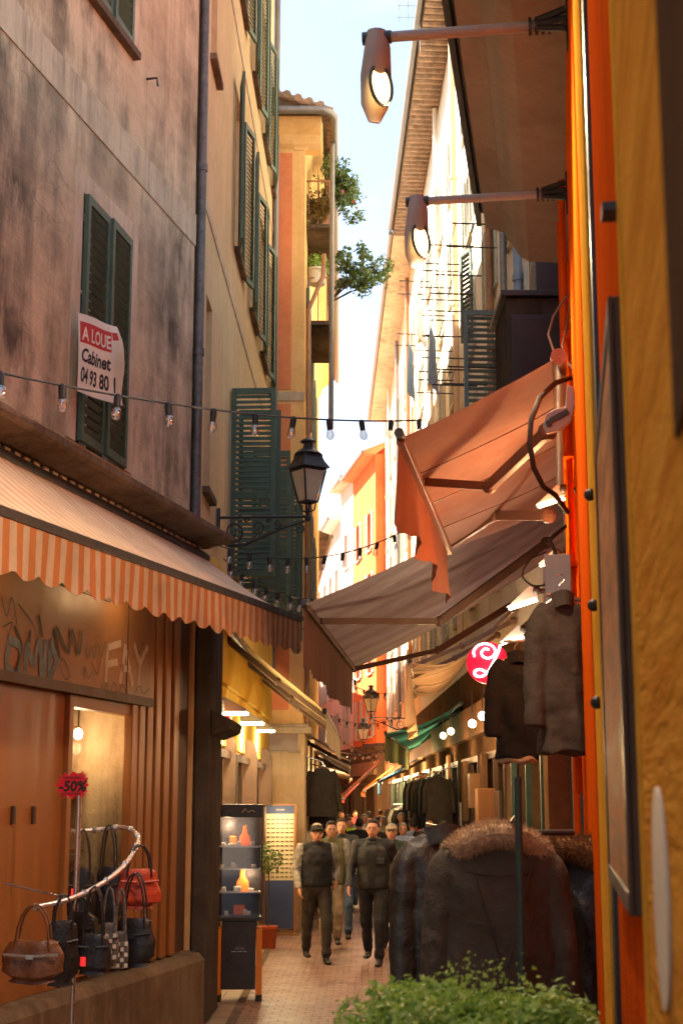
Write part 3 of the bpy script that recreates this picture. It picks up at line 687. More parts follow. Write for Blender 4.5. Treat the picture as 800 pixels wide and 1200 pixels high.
def pillow_bag(name, label, loc, w, h, m, rz=0, hh=.18, extra=None, group='handbags on the curved rail', d=.3, parent=None, slump=0):
    r_ = root(name, label, 'handbag', loc, rz, group)
    mb = MB(); prof = []
    for q in range(13):
        t = q/12; prof.append(((.5*w)*(max(.02, math.sin(math.pi*min(1, t*1.0)*.5+.0))**.25 if t < .15 else 1)*(1-.28*t**2)*(1 if t < .96 else .7), -h + h*t))
    prof[0] = (.36*w, -h); prof.append((.1*w, -.005))
    nb = len(mb.v); mb.lathe(prof, (0,0,0), 28, 1, d)
    mb.v = [(x*(1+.05*math.sin(z*40+w*50)), y*(1+.2*math.sin(x*35)+.1*math.sin(z*28)), z + slump*x*x*4) for x, y, z in mb.v]
    bo = mb.build('bag_body', m, r_, smooth=True)
    hb = MB()
    for s in (-1, 1):
        hb.tube([(-.27*w, s*.03, -.05)] + [(-.25*w*math.cos(math.pi*k/8), s*.03*(1-k/8*(2-k/4)*.0), hh*math.sin(math.pi*k/8)) for k in range(1, 8)] + [(.27*w, s*.03, -.05)], .0065, 6)
    hb.build('handle', m if m.name != 'red_bag' else M['bagblack'], r_, smooth=True)
    fl = MB(); fl.tube([(-.42*w, -d*.5*w*.95, -.3*h), (0, -d*.5*w*1.02-.004, -.34*h), (.42*w, -d*.5*w*.95, -.3*h)], .008, 5); fl.box(-.02, .02, -d*.5*w-.016, -d*.5*w-.0, -.4*h, -.3*h); fl.build('clasp', M['steel'] if m.name == 'brown_bag' else m, r_)
    return r_
# objects displayed inside the left window
for k, (fx, z, ww, hh_, m_, lb) in enumerate([(.35, 2.0, .3, .34, 'bagbrown', 'brown handbag on an upper shelf inside the left shop window'), (.62, 2.48, .34, .5, 'bagblack', 'tall dark bag hanging from the rail inside the left shop window'), (.55, 1.5, .28, .3, 'bagred', 'small red bag on the bottom shelf inside the left shop window')]):
    x = gl_a + fx*(gl_b-gl_a); q = F1.w(x, -.4, z)
    pillow_bag('handbag', lb, q, ww, hh_, M[m_], F1.rz+math.pi, .1, group='bags inside the left window')
lr = F1.root('pendant_lamp', 'small glowing bulb hanging inside the left shop window', 'lamp', F1.hit(92, 860, -.3)[0], -.3, F1.hit(92, 860, -.3)[1])
mb = MB(); mb.ell((0,0,0), (.035,.035,.045)); mb.build('bulb', M['bulbhot'], lr, smooth=True); mb = MB(); mb.tube([(0,0,.04),(0,0,.35)], .006, 6); mb.build('cord', M['black'], lr)
light('window_light', 'POINT', lr.location + Vector((0,0,-.12)), 4.5, size=.05)
# downpipe between houses
dp = MB(); pts = [(-.12, .02, 3.95), (-.12, .02, 11.3)]; dp.tube(pts, .048, 14)
for z in (4.4, 6.2, 8.1, 10.0): dp.tube([(-.12,.02,z), (-.12,.02,z+.07)], .058, 14)
dp.build('downpipe', M['zinc'], r, smooth=True)
# striped awning
def wpt(fr_, s, n, z): return fr_.w(s, n, z)
fnear = F1.w(9.5, 1.02, 3.42); ffar = P(351, 722, 13.45)
aw = awning('shop_awning', 'orange and cream striped awning with scalloped valance over the left shop', M['strp'], M['strpv'],
       F1.w(-.2, .1, 4.22), F1.w(10.4, .1, 4.22), F1.w(-.25, 1.0, 3.64), F1.w(10.4, 1.0, 3.35), val=.3, sag=.05, scal=1, arms=(.1, .5), armm=M['black'], n=60, cass=.05, vwave=.012, group=None)
# sign A LOUER
q = F1.hit(99, 366, .12); sz_w = .62; 
sr = F1.root('rental_sign', 'curling white rental sign with red band tied to the green shutters', 'sign', q[0], .07, q[1])
def sgn(a, b):   # a 0..1 left->right in picture (local -x), b 0..1 down
    w_ = .37 + .14*max(0, b-.4); ph = R(32); x = -a*w_*math.cos(ph); z = -.62*b - .03*a
    y = a*w_*math.sin(ph) + .025*math.sin(b*5)*a + .015*math.sin(a*6+b*2)
    if a > .86: k = (a-.86)*w_*max(0, math.sin(math.pi*min(1, b*1.15))); y += k*1.1; x += k*1.2
    return (x, y, z)
mb = MB(); mb.sheet(sgn, 24, 24, .004); so = mb.build('sheet', M['paper'], sr, smooth=True)
def on_sign(mb, a, b, off):
    p0 = Vector(sgn(a, b)); da = Vector(sgn(a+.01, b)) - p0; db = Vector(sgn(a, b+.01)) - p0; n = da.cross(db).normalized()
    if n.y < 0: n = -n
    return p0 + n*off
mb = MB(); mb.sheet(lambda a, b: on_sign(mb, .03+.93*a, .1+.27*b, .005), 20, 8); mb.build('red_band', M['inkred'], so)
def put_text(s, a0, b0, ha, hb, m, off, name='lettering', bold=0, shear=0):
    vs, fs = text_mesh(s, 1.0, shear, bold); wmax = max(v.x for v in vs); hmax = max(v.y for v in vs); mb = MB()
    mb.add([on_sign(mb, a0 + ha*v.x/wmax, b0 - hb*v.y/hmax, off) for v in vs], fs); return mb.build(name, m, so)
put_text('A LOUE', .07, .33, .75, .17, M['paper'], .009, bold=.02)
put_text('Cabinet', .05, .6, .76, .17, M['ink'], .006, bold=.03, shear=.15)
put_text('04 93 80 1', .05, .86, .84, .19, M['ink'], .006, bold=.03, shear=.1)
# ================================================================== LEFT HOUSE 2 (cream, green shutters)
r = F2.root('town_house', 'cream plaster house with tall green shutters left of the lantern', 'house')
L2L = F2.L
sw1 = (sy(F2, 16.85), 'a')
holes = []; wins = []
for Y in (17.0, 20.2, 23.0):
    s = (24.0 - Y)/(24-13.95)*L2L; holes.append((s-.95, s-.05, 4.6, 6.75, .2)); wins.append((s-.95, s-.05, 4.6, 6.75))
for Y in (17.3, 19.6, 21.6, 23.6):
    s = (24.0 - Y)/(24-13.95)*L2L
    for z in (8.6, 12.1): holes.append((max(.1, s-.9)-.0, s, z, z+2.1, .2)); wins.append((max(.1, s-.9), s, z, z+2.1))
s14 = (24.0 - 14.9)/(24-13.95)*L2L
for z0, z1 in ((5.0, 7.0), (9.6, 11.8)): holes.append((s14-.05, s14+.5, z0, z1, .25)); wins.append((s14-.05, s14+.5, z0, z1))
door = [((24-16.9)/10.05*L2L, (24-15.3)/10.05*L2L), ((24-19.4)/10.05*L2L, (24-17.6)/10.05*L2L), ((24-22.3)/10.05*L2L, (24-20.2)/10.05*L2L)]
for a, b in door: holes.append((a, b, .1 if a else .1, 2.55, 1.1))
w = MB(); wall_mesh(w, 0, L2L, 0, 16.3, holes, 6); w.build('wall', M['l2'], r)
sc = MB()
for z in (7.8, 11.4): sc.box(-.0, L2L, .0, .012, z, z+.1)
sc.build('string_course', M['band'], r)
for a, b, c, d in wins: window(r, a, b, c, d, sill=True, sillm=M['ledge'])
for i, Y in enumerate((17.0, 20.2, 23.0)):
    s = (24.0 - Y)/(24-13.95)*L2L
    shutter(r, (s, .02, 4.5), .52, 2.24, R(88), split=True, pitch=.062)
    shutter(r, (s-.99, .02, 4.5), .52, 2.24, R(92), split=True, pitch=.062)
for i, Y in enumerate((17.3, 19.6, 21.6, 23.6)):
    s = (24.0 - Y)/(24-13.95)*L2L
    for z in (8.55, 12.05):
        shutter(r, (s+.02, .04, z), .44, 2.15, R(9), pitch=.06)
        if s > 1.5: shutter(r, (s-.93, .04, z), .44, 2.15, R(180-12), pitch=.06)
cp = MB(); cp.tube([(.06,.06,3.9),(.06,.06,16.3)], .05, 10); cp.build('downpipe', M['grey'], r, smooth=True)
# shop level
pr = MB(); s_a = (24-15.0)/10.05*L2L; pr.box(s_a, L2L-.02, .01, .16, .0, 3.95); pr.build('stone_pier', M['l2d'], r, bevel=.02)
cn = MB(); cn.prism([(.16,2.55),(.34,2.62),(.36,2.7),(.16,2.8)], 'x', s_a-.1, L2L-.02); cn.build('pier_cornice', M['l2d'], r, bevel=.01)
ye = MB(); ye.box(.15, s_a-.02, .01, .07, 3.22, 4.4); ye.box(.15, s_a-.02, .012, .03, 2.56, 3.21); ye.build('yellow_fascia', M['yellow'], r, bevel=.005)
for k, (a, b) in enumerate(door):
    lastd = (k == 2)
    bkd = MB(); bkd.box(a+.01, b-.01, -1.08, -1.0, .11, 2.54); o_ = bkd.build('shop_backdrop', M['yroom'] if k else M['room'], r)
    f = MB(); f.box(a-.06, a+.03, .012, .09, .05, 2.5); f.box(b-.03, b+.06, .012, .09, .05, 2.5); f.box(a+.03, b-.03, .012, .09, 2.42, 2.5); f.box((a+b)/2-.025, (a+b)/2+.025, .02, .07, .1, 2.42); f.build('shop_frame', M['woodd'], r)
    fc = MB()   # arched mirrored panels above the shop windows
    c_ = (.0,.05,.05)[k]; b = a + .11; fc = MB(); poly = [(c_-.14, 1.9), (c_+.14, 1.9), (c_+.14, 2.5)] + [(c_+.14*math.cos(t*math.pi/10), 2.5+.24*math.sin(t*math.pi/10)) for t in range(1, 10)] + [(c_-.14, 2.5)]
    fc.prism(poly, 'x', b-.1, b-.05); fo_ = fc.build('arched_panel', M['armb'], r, bevel=.01)
    fc = MB(); fc.box(b-.1, b-.055, c_-.4, c_-.16, 1.8, 2.42)
    for q in range(5): fc.box(b-.054, b-.045, c_-.38+.05*q, c_-.365+.05*q, 1.85, 2.38)
    fc.build('side_panel', M['armb'], r)
    fc = MB(); poly = [(c_-.1, 2.0), (c_+.1, 2.0), (c_+.1, 2.5)] + [(c_+.1*math.cos(t*math.pi/10), 2.5+.16*math.sin(t*math.pi/10)) for t in range(1, 10)] + [(c_-.1, 2.5)]
    fc.prism(poly, 'x', b-.049, b-.044); fc.build('mirror', M['armb'], fo_)
for k, (u, v, Y) in enumerate(((280, 834, 16.3), (300, 846, 18.8), (314, 855, 21.3))):
    p = P(u, v, Y); lr = root('shop_light', ['nearest', 'middle', 'farthest'][k] + ' of the three hooded tube lamps under the yellow fascia', 'lamp', p, F2.rz, 'hooded tube lamps on the yellow shop')
    m1 = MB(); m1.prism([(-.34,.14),(-.12,.14),(.09,.02),(.1,-.01),(-.3,-.01)], 'x', -.22, .22); m1.build('hood', M['lampgrey'], lr, bevel=.008)
    m2 = MB(); m2.box(-.19, .19, -.24, .085, -.03, -.012); m2.build('tube', M['tubew'], lr)
    light('shop_glow', 'POINT', p + Vector((.05, 0, -.15)), 20, (1,.78,.48), .08)
lr = root('vent_box', 'grey louvred box mounted above the first shop light on the left', 'vent', P(252, 832, 15.6), F2.rz)
m1 = MB(); m1.box(-.1,.1,-.1,.08,-.13,.1); 
for q in range(5): m1.box(-.09,.09,.08,.088,-.11+.04*q,-.09+.04*q)
m1.build('housing', M['lampgrey'], lr, bevel=.006)
lr = root('small_red_sign', 'tiny red sign with added glow under the grey louvred box', 'lamp', P(266, 843, 15.9), F2.rz); m1 = MB(); m1.box(-.045,.045,-.1,.04,-.035,.035); m1.build('lens', M['tagred'], lr, bevel=.008)  # small red sign; the glow of its face is added
for i, (x_, z_) in enumerate(((.5,2.2),(1.0,2.2),(1.5,2.1))): light('shop_glow', 'POINT', F2.w(door[min(i,2)][0]+.7, -.5, 2.1), 16, (1,.72,.4), .1)
# ================================================================== LEFT HOUSE 3 (orange with ochre quoins)
r = root('town_house', 'orange house with ochre corner and clay tile eaves jutting into the lane', 'house', (-.62, 24.02, 0))
def rel(p): return Vector(p) - Vector((-.62, 24.02, 0))
w = MB(); w.box(-4.4, 0, 0, 16, 3.16, 13.3); w.build('wall', M['l3y'], r)
for z0, z1 in ((3.4, 8.45), (8.7, 12.9)):
    op = MB(); op.box(-4.2, -.22, -.014, .0, z0, z1); op.build('orange_panel', M['l3o'], r)
sb = MB(); sb.box(-4.4, .012, -.02, .0, 8.5, 8.65); sb.build('string_course', M['band'], r)
bb = MB(); bb.box(-4.4, .04, -.04, 16, 0, 3.02); bb.build('stone_base', M['beige'], r, bevel=.015)
lb = MB(); lb.box(-4.4, .14, -.16, 16, 3.02, 3.12); lb.box(-4.4, .1, -.12, 16, 3.12, 3.17); lb.build('base_ledge', M['band'], r, bevel=.012)
pq = MB(); pa = rel(P(311, 852, 23.97)); pb = rel(P(349, 880, 23.97)); pq.box(pa.x, pb.x, -.055, -.04, pb.z, pa.z); pq.build('plaque', M['armm'], r, bevel=.004)
pq = MB(); x0, x1, z0, z1 = pa.x-.03, pb.x+.03, pb.z-.03, pa.z+.03; pq.box(x0,x1,-.06,-.04,z0,z0+.03); pq.box(x0,x1,-.06,-.04,z1-.03,z1); pq.box(x0,x0+.03,-.06,-.04,z0,z1); pq.box(x1-.03,x1,-.06,-.04,z0,z1); pq.build('plaque_frame', M['band'], r)
# cornice + eaves
co = MB(); co.prism([(0,12.95),(.06,13.05),(.1,13.2),(.26,13.32),(.3,13.46),(-.2,13.46),(-.2,12.95)], 'y', -.02, 16)
co.prism([(0.02,12.95),(-.06,13.05),(-.1,13.2),(-.24,13.32),(-.28,13.46),(.2,13.46),(.2,12.95)], 'x', -4.4, .28); co.build('cornice', M['l3y'], r, bevel=.01)
rf = MB(); rf.prism([(-4.4,13.47),(.36,13.47),(.36,13.53),(-4.4,15.2)], 'y', -.34, 16); rfo = rf.build('roof', M['ledge'], r)
tl = MB(); k = 0
x = -4.3
while x < .4:
    z = 13.56 + (.36-x)*.345
    tl.tube([(x, -.42, z), (x, 16, z)], .075, 8); x += .19
y = -.35
while y < 16: tl.tube([(.47, y, 13.5), (-.6, y, 13.86)], [.07,.07], 8); y += .19
tl.build('roof_tile', M['tile'], rfo, smooth=True)
gt = MB(); gt.tube([(-4.4,-.46,13.48),(.3,-.46,13.48),(.42,-.4,13.47),(.5,-.25,13.46),(.5,16,13.44)], .065, 10); gt.tube([(.46,.7,13.42),(.44,.7,8.2)], .045, 10); gt.build('gutter', M['grey'], rfo, smooth=True)
rp = MB(); rp.tube([(.06,.35,3.2),(.06,.35,10.2),(.3,.6,10.9),(.32,.6,11.3)], .04, 8); rp.build('downpipe', M['copper'], r, smooth=True)
for (yy, z) in ((1.2, 8.9), (1.2, 5.3), (4.2, 9.0), (4.2, 5.5), (8, 9), (8, 5.5)):
    # side windows with brown louvred shutters standing off the wall
    q = root('tmp', '', ''); bpy.data.objects.remove(q)
    f = MB(); f.box(.0, .03, yy, yy+.9, z, z+2.0); fo_ = f.build('window', M['pane'], r)
    for (ya, yb) in ((yy-.48, yy-.02), (yy+.92, yy+1.38)):
        sv = MB(); sv.box(.03,.06,ya,yb,z,z+.07); sv.box(.03,.06,ya,yb,z+1.95,z+2.02); sv.box(.03,.06,ya,ya+.06,z+.07,z+1.95); sv.box(.03,.06,yb-.06,yb,z+.07,z+1.95)
        for t in range(26): sv.obox((.045,(ya+yb)/2,z+.12+t*.07), (.01,yb-ya-.12,.06), Matrix.Rotation(R(35),3,'Y'))
        sv.build('shutter', M['greyshut'], fo_)
# balconies with plants
for k, (yy, z) in enumerate(((.9, 11.9), (1.6, 10.35))):
    bl = MB(); bl.box(0, .42, yy, yy+2.4, z, z+.08); blo = bl.build('balcony', M['ledge'], r, bevel=.01)
    rl = MB()
    for q in range(13): rl.tube([(.4, yy+.04+q*.19, z+.08), (.4, yy+.04+q*.19, z+.9)], .01, 5)
    for q in range(3): rl.tube([(q*.16+.04, yy+.04, z+.08), (q*.16+.04, yy+.04, z+.9)], .01, 5)
    rl.tube([(0, yy+.04, z+.9),(.4, yy+.04, z+.9),(.4, yy+2.36, z+.9)], .016, 6); rl.build('railing', M['copper'], blo)
def plant(name, label, c, rad, n, size, m, seed, potm=None, flowers=0, stems=None, down=.5):
    c = Vector(c); pr_ = root(name, label, 'plant', (c.x, c.y, c.z - rad[2] - down))
    mb = MB(); leaf_cloud(mb, (0,0,rad[2]+down), [k_*.62 for k_ in rad], int(n*.4), size, seed=seed)
    rn_ = random.Random(seed)
    for q in range(12):
        leaf_cloud(mb, (rn_.uniform(-.85,.85)*rad[0], rn_.uniform(-.8,.8)*rad[1], rad[2]+down+rn_.uniform(-.85,.75)*rad[2]), [k_*rn_.uniform(.2,.42) for k_ in rad], n//14, size, seed=seed+q+1)
    spr = []
    for q in range(16):
        a_ = rn_.uniform(-.6, math.pi+.6); L_ = rn_.uniform(.9, 1.35); e = Vector((math.cos(a_)*rad[0]*L_, rn_.uniform(-.5,.5)*rad[1], rad[2]+down+math.sin(a_)*rad[2]*L_)); b0 = Vector((0,0,rad[2]+down)).lerp(e, .3); spr.append((b0, e))
        for t_ in range(9): leaf_cloud(mb, b0.lerp(e, t_/8), (.03,.03,.03), 3, size*.8, seed=seed*7+q*11+t_, top=True)
    mb.build('foliage', m, pr_)
    tb = MB()
    for b0, e in spr: tb.tube([b0, b0.lerp(e,.5)+Vector((0,0,.02)), e], [.006,.004,.002], 4)
    for q in range(9):
        e = Vector((rn_.uniform(-.8,.8)*rad[0], rn_.uniform(-.8,.8)*rad[1], rad[2]+down+rn_.uniform(-.3,.8)*rad[2]))
        b0 = Vector(stems or (0,0,.15)); tb.tube([b0, b0.lerp(e, .5)+Vector((0,0,.08)), e], [.014,.01,.004], 5)
    tb.build('stem', M['twig'], pr_)
    if flowers:
        fb = MB(); leaf_cloud(fb, (0,0,rad[2]+down), [k_*1.05 for k_ in rad], flowers, size*1.4, seed=seed+50); fb.build('flower', M['petal'], pr_)
    if potm: pb_ = MB(); pb_.lathe([(.1,0),(.15,.02),(.18,.26),(.2,.27),(.2,.3),(.16,.3),(.15,.24)], (stems[0] if stems else 0, stems[1] if stems else 0, 0), 16); pb_.build('plant_pot', potm, pr_, smooth=True)
    return pr_
plant('balcony_plant', 'tall leafy shrub with pink flowers on the top balcony of the orange house', P(396, 222, 25.4), (.46,.5,.5), 2600, .075, M['leaf2'], 3, M['terra'], 26, stems=(-.35,0,.2), down=.35)
plant('dry_creeper', 'dry yellowish creeper hanging under the flowering shrub', P(371, 248, 25.2), (.25,.4,.42), 1100, .07, M['leafdry'], 9, None, 0, stems=(-.1,0,.3), down=.1)
plant('balcony_plant', 'dark green shrub leaning far out over the lane below the flowering one', P(424, 322, 26.2), (.5,.5,.46), 2400, .08, M['leaf2'], 21, None, 0, stems=(-.62,0,.1), down=.2)
plant('potted_plant', 'small bright green pot plant on the lower balcony of the orange house', P(371, 312, 25.8), (.18,.22,.17), 700, .065, M['leaf'], 31, M['white'], down=.2)
# awnings left beyond
awning('shop_awning', 'ochre folding awning with dark frame over the yellow shop', M['awn_y'], M['awn_g'], F2.w((24-23.2)/10.05*L2L, .06, 3.85), F2.w((24-15.9)/10.05*L2L, .06, 3.85), (-.04, 23.6, 2.95), P(380, 832, 16.0), val=.3, sag=.03, arms=(.2,.55,.93), cass=.06)
awning('shop_awning', 'dark brown sloping awning on the side of the orange house', M['awn_dk'], M['awn_dk'], (-.58, 35, 3.1), (-.58, 25.2, 3.1), (.2, 35, 2.62), (.16, 25.2, 2.66), val=.1, sag=.04, arms=(.1,.9), cass=.05)
# ================================================================== LEFT HOUSE 4 far behind
F4 = Frame((-4.2, 98), (-.95, 40.1))
def far_house(fr_, name, label, m, H, rows, cols, shm, eave=.6, eavem='ledge', base='lowdark', ground=True, depth=6, z0w=4.6, shut=True, hw=.42, gut=True, tiles=False, glaz=None):
    r_ = fr_.root(name, label, 'house'); L = fr_.L; holes = []; ws = []
    for i in range(cols):
        c = L*(i+.5)/cols
        for j in range(rows):
            z = z0w + j*(H-1.2-z0w)/rows; hh_ = min(1.9, (H-1.2-z0w)/rows*.62)
            holes.append((c-hw, c+hw, z, z+hh_, .18)); ws.append((c-hw, c+hw, z, z+hh_))
    sh = []
    if ground:
        ns = max(1, int(L/3.4))
        for i in range(ns):
            a = L*i/ns+.35; b = L*(i+1)/ns-.35; holes.append((a, b, .1, 2.7, .9)); sh.append((a, b))
    w = MB(); wall_mesh(w, 0, L, 4.2 if ground else 0, H, [h for h in holes if h[2] > 3 or not ground], depth); w.build('wall', M[m], r_)
    if ground:
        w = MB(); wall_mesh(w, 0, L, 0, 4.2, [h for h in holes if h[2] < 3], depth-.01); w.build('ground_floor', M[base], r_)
        w = MB(); w.box(0, L, .002, .12, 3.0, 3.5); w.build('shop_fascia', M['fascia'], r_)
    for a, b, c, d in ws:
        wo_ = window(r_, a, b, c, d, sill=True, bars=1)
        if shut:
            shutter(r_, (a-.04-hw, .005, c), hw+.02, d-c, R(0), M[shm], pitch=.09); shutter(r_, (b+.02, .005, c), hw+.02, d-c, R(0), M[shm], pitch=.09)
    for a, b in sh:
        f = MB(); f.box(a,a+.07,-.05,.03,.1,2.7); f.box(b-.07,b,-.05,.03,.1,2.7); f.box(a+.07,b-.07,-.05,.03,2.6,2.7); f.box((a+b)/2-.03,(a+b)/2+.03,-.05,.02,.1,2.6); fo_ = f.build('shop_frame', M[random.choice(['greenD','woodd','woodd'])], r_)
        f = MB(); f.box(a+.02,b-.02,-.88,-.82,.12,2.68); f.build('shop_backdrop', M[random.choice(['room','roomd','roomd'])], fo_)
    e = MB(); e.prism([(0,H-.02),(eave,H+.02),(eave+.03,H+.12),(-1,H+.75)], 'x', -.05, L+.02)
    eo = e.build('roof', M[eavem], r_)
    if tiles:
        t = MB(); x = 0
        while x < L: t.tube([(x, .02, H-.05), (x, eave-.02, H-.03)], .07, 6); t.tube([(x, -.9, H+.78), (x, eave+.06, H+.15)], .07, 6); x += .24
        t.build('roof_tile', M['tile'], eo, smooth=True)
    if gut: t = MB(); t.tube([(-.05, eave+.08, H+.07), (L, eave+.08, H+.07)], .06, 8); t.build('gutter', M['grey'], eo, smooth=True)
    return r_
far_house(F4, 'town_house', 'pink house seen in slivers beyond the orange house on the left', 'pink', 9, 2, 12, 'greyshut', ground=False)
# ================================================================== RIGHT NEAR HOUSE
r = FR1.root('town_house', 'orange and ochre stucco house close on the right with a deep moulded cornice', 'house')
S = lambda Y: (Y - 1.5)/FR1.d.y
w = MB(); wall_mesh(w, -3, S(17.25), 0, 7.4, [(S(11.6), S(16.4), .05, 3.3, 1.4)], 5); w.build('wall', M['ro'], r)
sk = MB(); sk.box(-3, S(8.7), .001, .03, 0, 1.05); sk.build('skirting', stucco('dark_red_base', (.2,.045,.02), (.14,.03,.015), (.05,.02,.01), .4), r)
pi = MB(); pi.box(-3, S(2.38), .0, .012, 0, 6.0); pi.build('rough_pillar', M['roughy'], r, bevel=.004)
pi = MB(); pi.box(S(4.4), S(5.35), .0, .02, 1.05, 5.95); pi.build('pilaster', M['ry'], r, bevel=.005)
gp = MB(); gp.box(S(4.2), S(4.38), .0, .012, 1.05, 4.6); gp.build('dark_joint', M['black'], r)
pi = MB(); pi.box(S(5.6), S(8.8), .0, .02, 1.05, 5.9); pi.build('orange_strip', stucco('bright_orange_strip', (.7,.11,.012), (.62,.09,.01), (.4,.08,.02), .3, .2), r, bevel=.01)
cn = MB(); cn.prism([(0.0,6.05),(.3,6.08),(.38,6.14),(.43,6.24),(.47,6.28),(.48,6.33),(.63,6.38),(.63,6.5),(.66,6.5),(.66,6.62),(0,7.3)], 'x', -3, S(11.0)); cn.build('cornice', M['soffit'], r, bevel=.006)
ge = MB(); ge.box(-3, S(11.02), .662, .70, 6.4, 6.6); ge.build('cornice_edge', M['black'], r)
pi = MB(); pi.box(S(2.385), S(2.52), .0, .014, 1.05, 6.0); pi.build('pillar_edge', M['ry'], r, bevel=.004)
for zz in (2.9, 2.55, 2.25): kn2 = MB(); kn2.ell((S(4.6),.03,zz), (.02,.02,.02), 8, 6); kn2.build('bolt', M['black'], r)
ds = MB(); ds.box(S(.7), S(1.42), .013, .018, 2.3, 5.0); ds.build('dark_shutter', M['lowdark'], r)
pp = MB()
for k, (Y, n_, z0, z1) in enumerate(((9.3,.05,2.0,6.0),(9.6,.05,3.2,5.98),(9.95,.06,1.0,5.97))): pp.tube([(S(Y),n_,z0),(S(Y),n_,z1)], .022, 8)
for z in (3.4, 4.1, 4.9): pp.box(S(9.2), S(10.05), .02, .085, z, z+.03)
pp.build('conduit', M['ro'], r, smooth=False)
bx = MB(); bx.box(S(2.5), S(2.56), .013, .04, 2.985, 3.0); bx.build('iron_bracket', M['black'], r)
# reflective framed panel
pr_ = FR1.root('display_case', 'tall glossy framed panel hanging on the near right wall', 'display case', S(2.6), .004, 1.76)
L_ = S(3.85)-S(2.6)
m1 = MB(); m1.box(.04, L_-.04, .018, .024, .04, 1.06); pbm = paint('polished_brown', (.42,.18,.07), .6, .55, 3, bs=.1, streak=(1,1,5)); pbm.node_tree.nodes['Principled BSDF'].inputs['Specular IOR Level'].default_value = .03; m1.build('pane', pbm, pr_)
m1 = MB(); m1.box(0,L_,0,.017,0,1.1); m1.box(0,.04,.0175,.028,0,1.1); m1.box(L_-.04,L_,.0175,.028,0,1.1); m1.box(.04,L_-.04,.0175,.028,0,.04); m1.box(.04,L_-.04,.0175,.028,1.06,1.1); m1.build('frame', M['armb'], pr_, bevel=.004)
rf_ = FR1.root('round_sticker', 'worn pale round sticker on the ochre pillar', 'sticker', S(1.98), .013, 1.83); m1 = MB(); m1.lathe([(.14,0),(.14,.004)], (0,0,0), 28, 1, 1, Matrix.Rotation(R(-90),3,'X')); m1.build('disc', M['paper'], rf_)
# two big floodlights on arms
def flood(label, Y, group):
    f_ = FR1.root('floodlight', label, 'floodlight', S(Y), .0, 5.57, group)
    a = MB(); a.tube([(0,.0,.0),(0,.9,0)], .026, 12); a.build('arm', M['lampgrey'], f_, smooth=True)
    a = MB(); a.box(-.05,.05,0,.03,-.12,.12)
    for z in (-.05,0,.05): a.tube([(-.05,.03,z),(-.02,.16,z*.4),(.0,.17,z*.3)], .018, 6)
    for k in range(4): a.tube([(0,.1+.03*k,-.0),(0,.115+.03*k,0)], .045, 8)
    a.build('wall_clamp', M['black'], f_)
    hx = MB(); prof = []   # housing in its own local space, face toward -y' and +x'
    def ring(z, w, d0, d1): return [(-w, d0, z), (w, d0, z), (w*.8, d1, z-.02), (-w*.8, d1, z-.02)]
    rings = [(.03,.05,-.045,.045),(-.06,.066,-.06,.05),(-.2,.08,-.035,.065),(-.34,.07,.01,.06),(-.42,.03,.035,.05)]
    vs = []
    for z, w_, a0, a1 in rings:
        for q in range(12):
            t = 2*math.pi*q/12; vs.append((w_*math.cos(t), (a0+a1)/2 + (a1-a0)/2*math.sin(t)*1.0, z))
    fs_ = [(i*12+q, i*12+(q+1)%12, (i+1)*12+(q+1)%12, (i+1)*12+q) for i in range(4) for q in range(12)] + [tuple(range(12)), tuple(48+q for q in range(12))]
    hx.add(vs, fs_); ho = hx.build('housing', M['lampgrey'], f_, smooth=True, loc=(0,.93,0), rot=(0,0,R(298)))
    ln = MB(); pts = []
    for q in range(20):
        t = 2*math.pi*q/20; pts.append((.05*math.cos(t), 0, .115*math.sin(t)))
    ln.add(pts, [tuple(range(20))]); lo_ = ln.build('lens', M['flame'], ho, loc=(0,-.05,-.27), rot=(R(-13.5),0,0))
    rm = MB(); rm.tube([(p_[0]*1.06, -.0, p_[2]*1.05) for p_ in pts+[pts[0]]], .009, 6); rm.build('lens_rim', M['black'], ho, loc=(0,-.052,-.27), rot=(R(-13.5),0,0))
    kb = MB(); kb.tube([(-.07,.0,.0),(.07,0,0)], .032, 12); kb.build('pivot', M['black'], f_, loc=(0,.93,0), rot=(0,0,R(90)))
    p_ = FR1.w(S(Y)-.12, .72, 5.2); light('flood_beam', 'SPOT', p_, 120 if Y < 7 else 85, (1,.74,.48), .06, target=FR1.w(S(Y)-(1.8 if Y < 7 else .2), 1.3, 1.0), spot=165)
flood('nearer of the two lit floodlights on long arms under the cornice', 6.5, 'floodlights on arms'); flood('farther of the two lit floodlights on long arms under the cornice', 8.5, 'floodlights on arms')
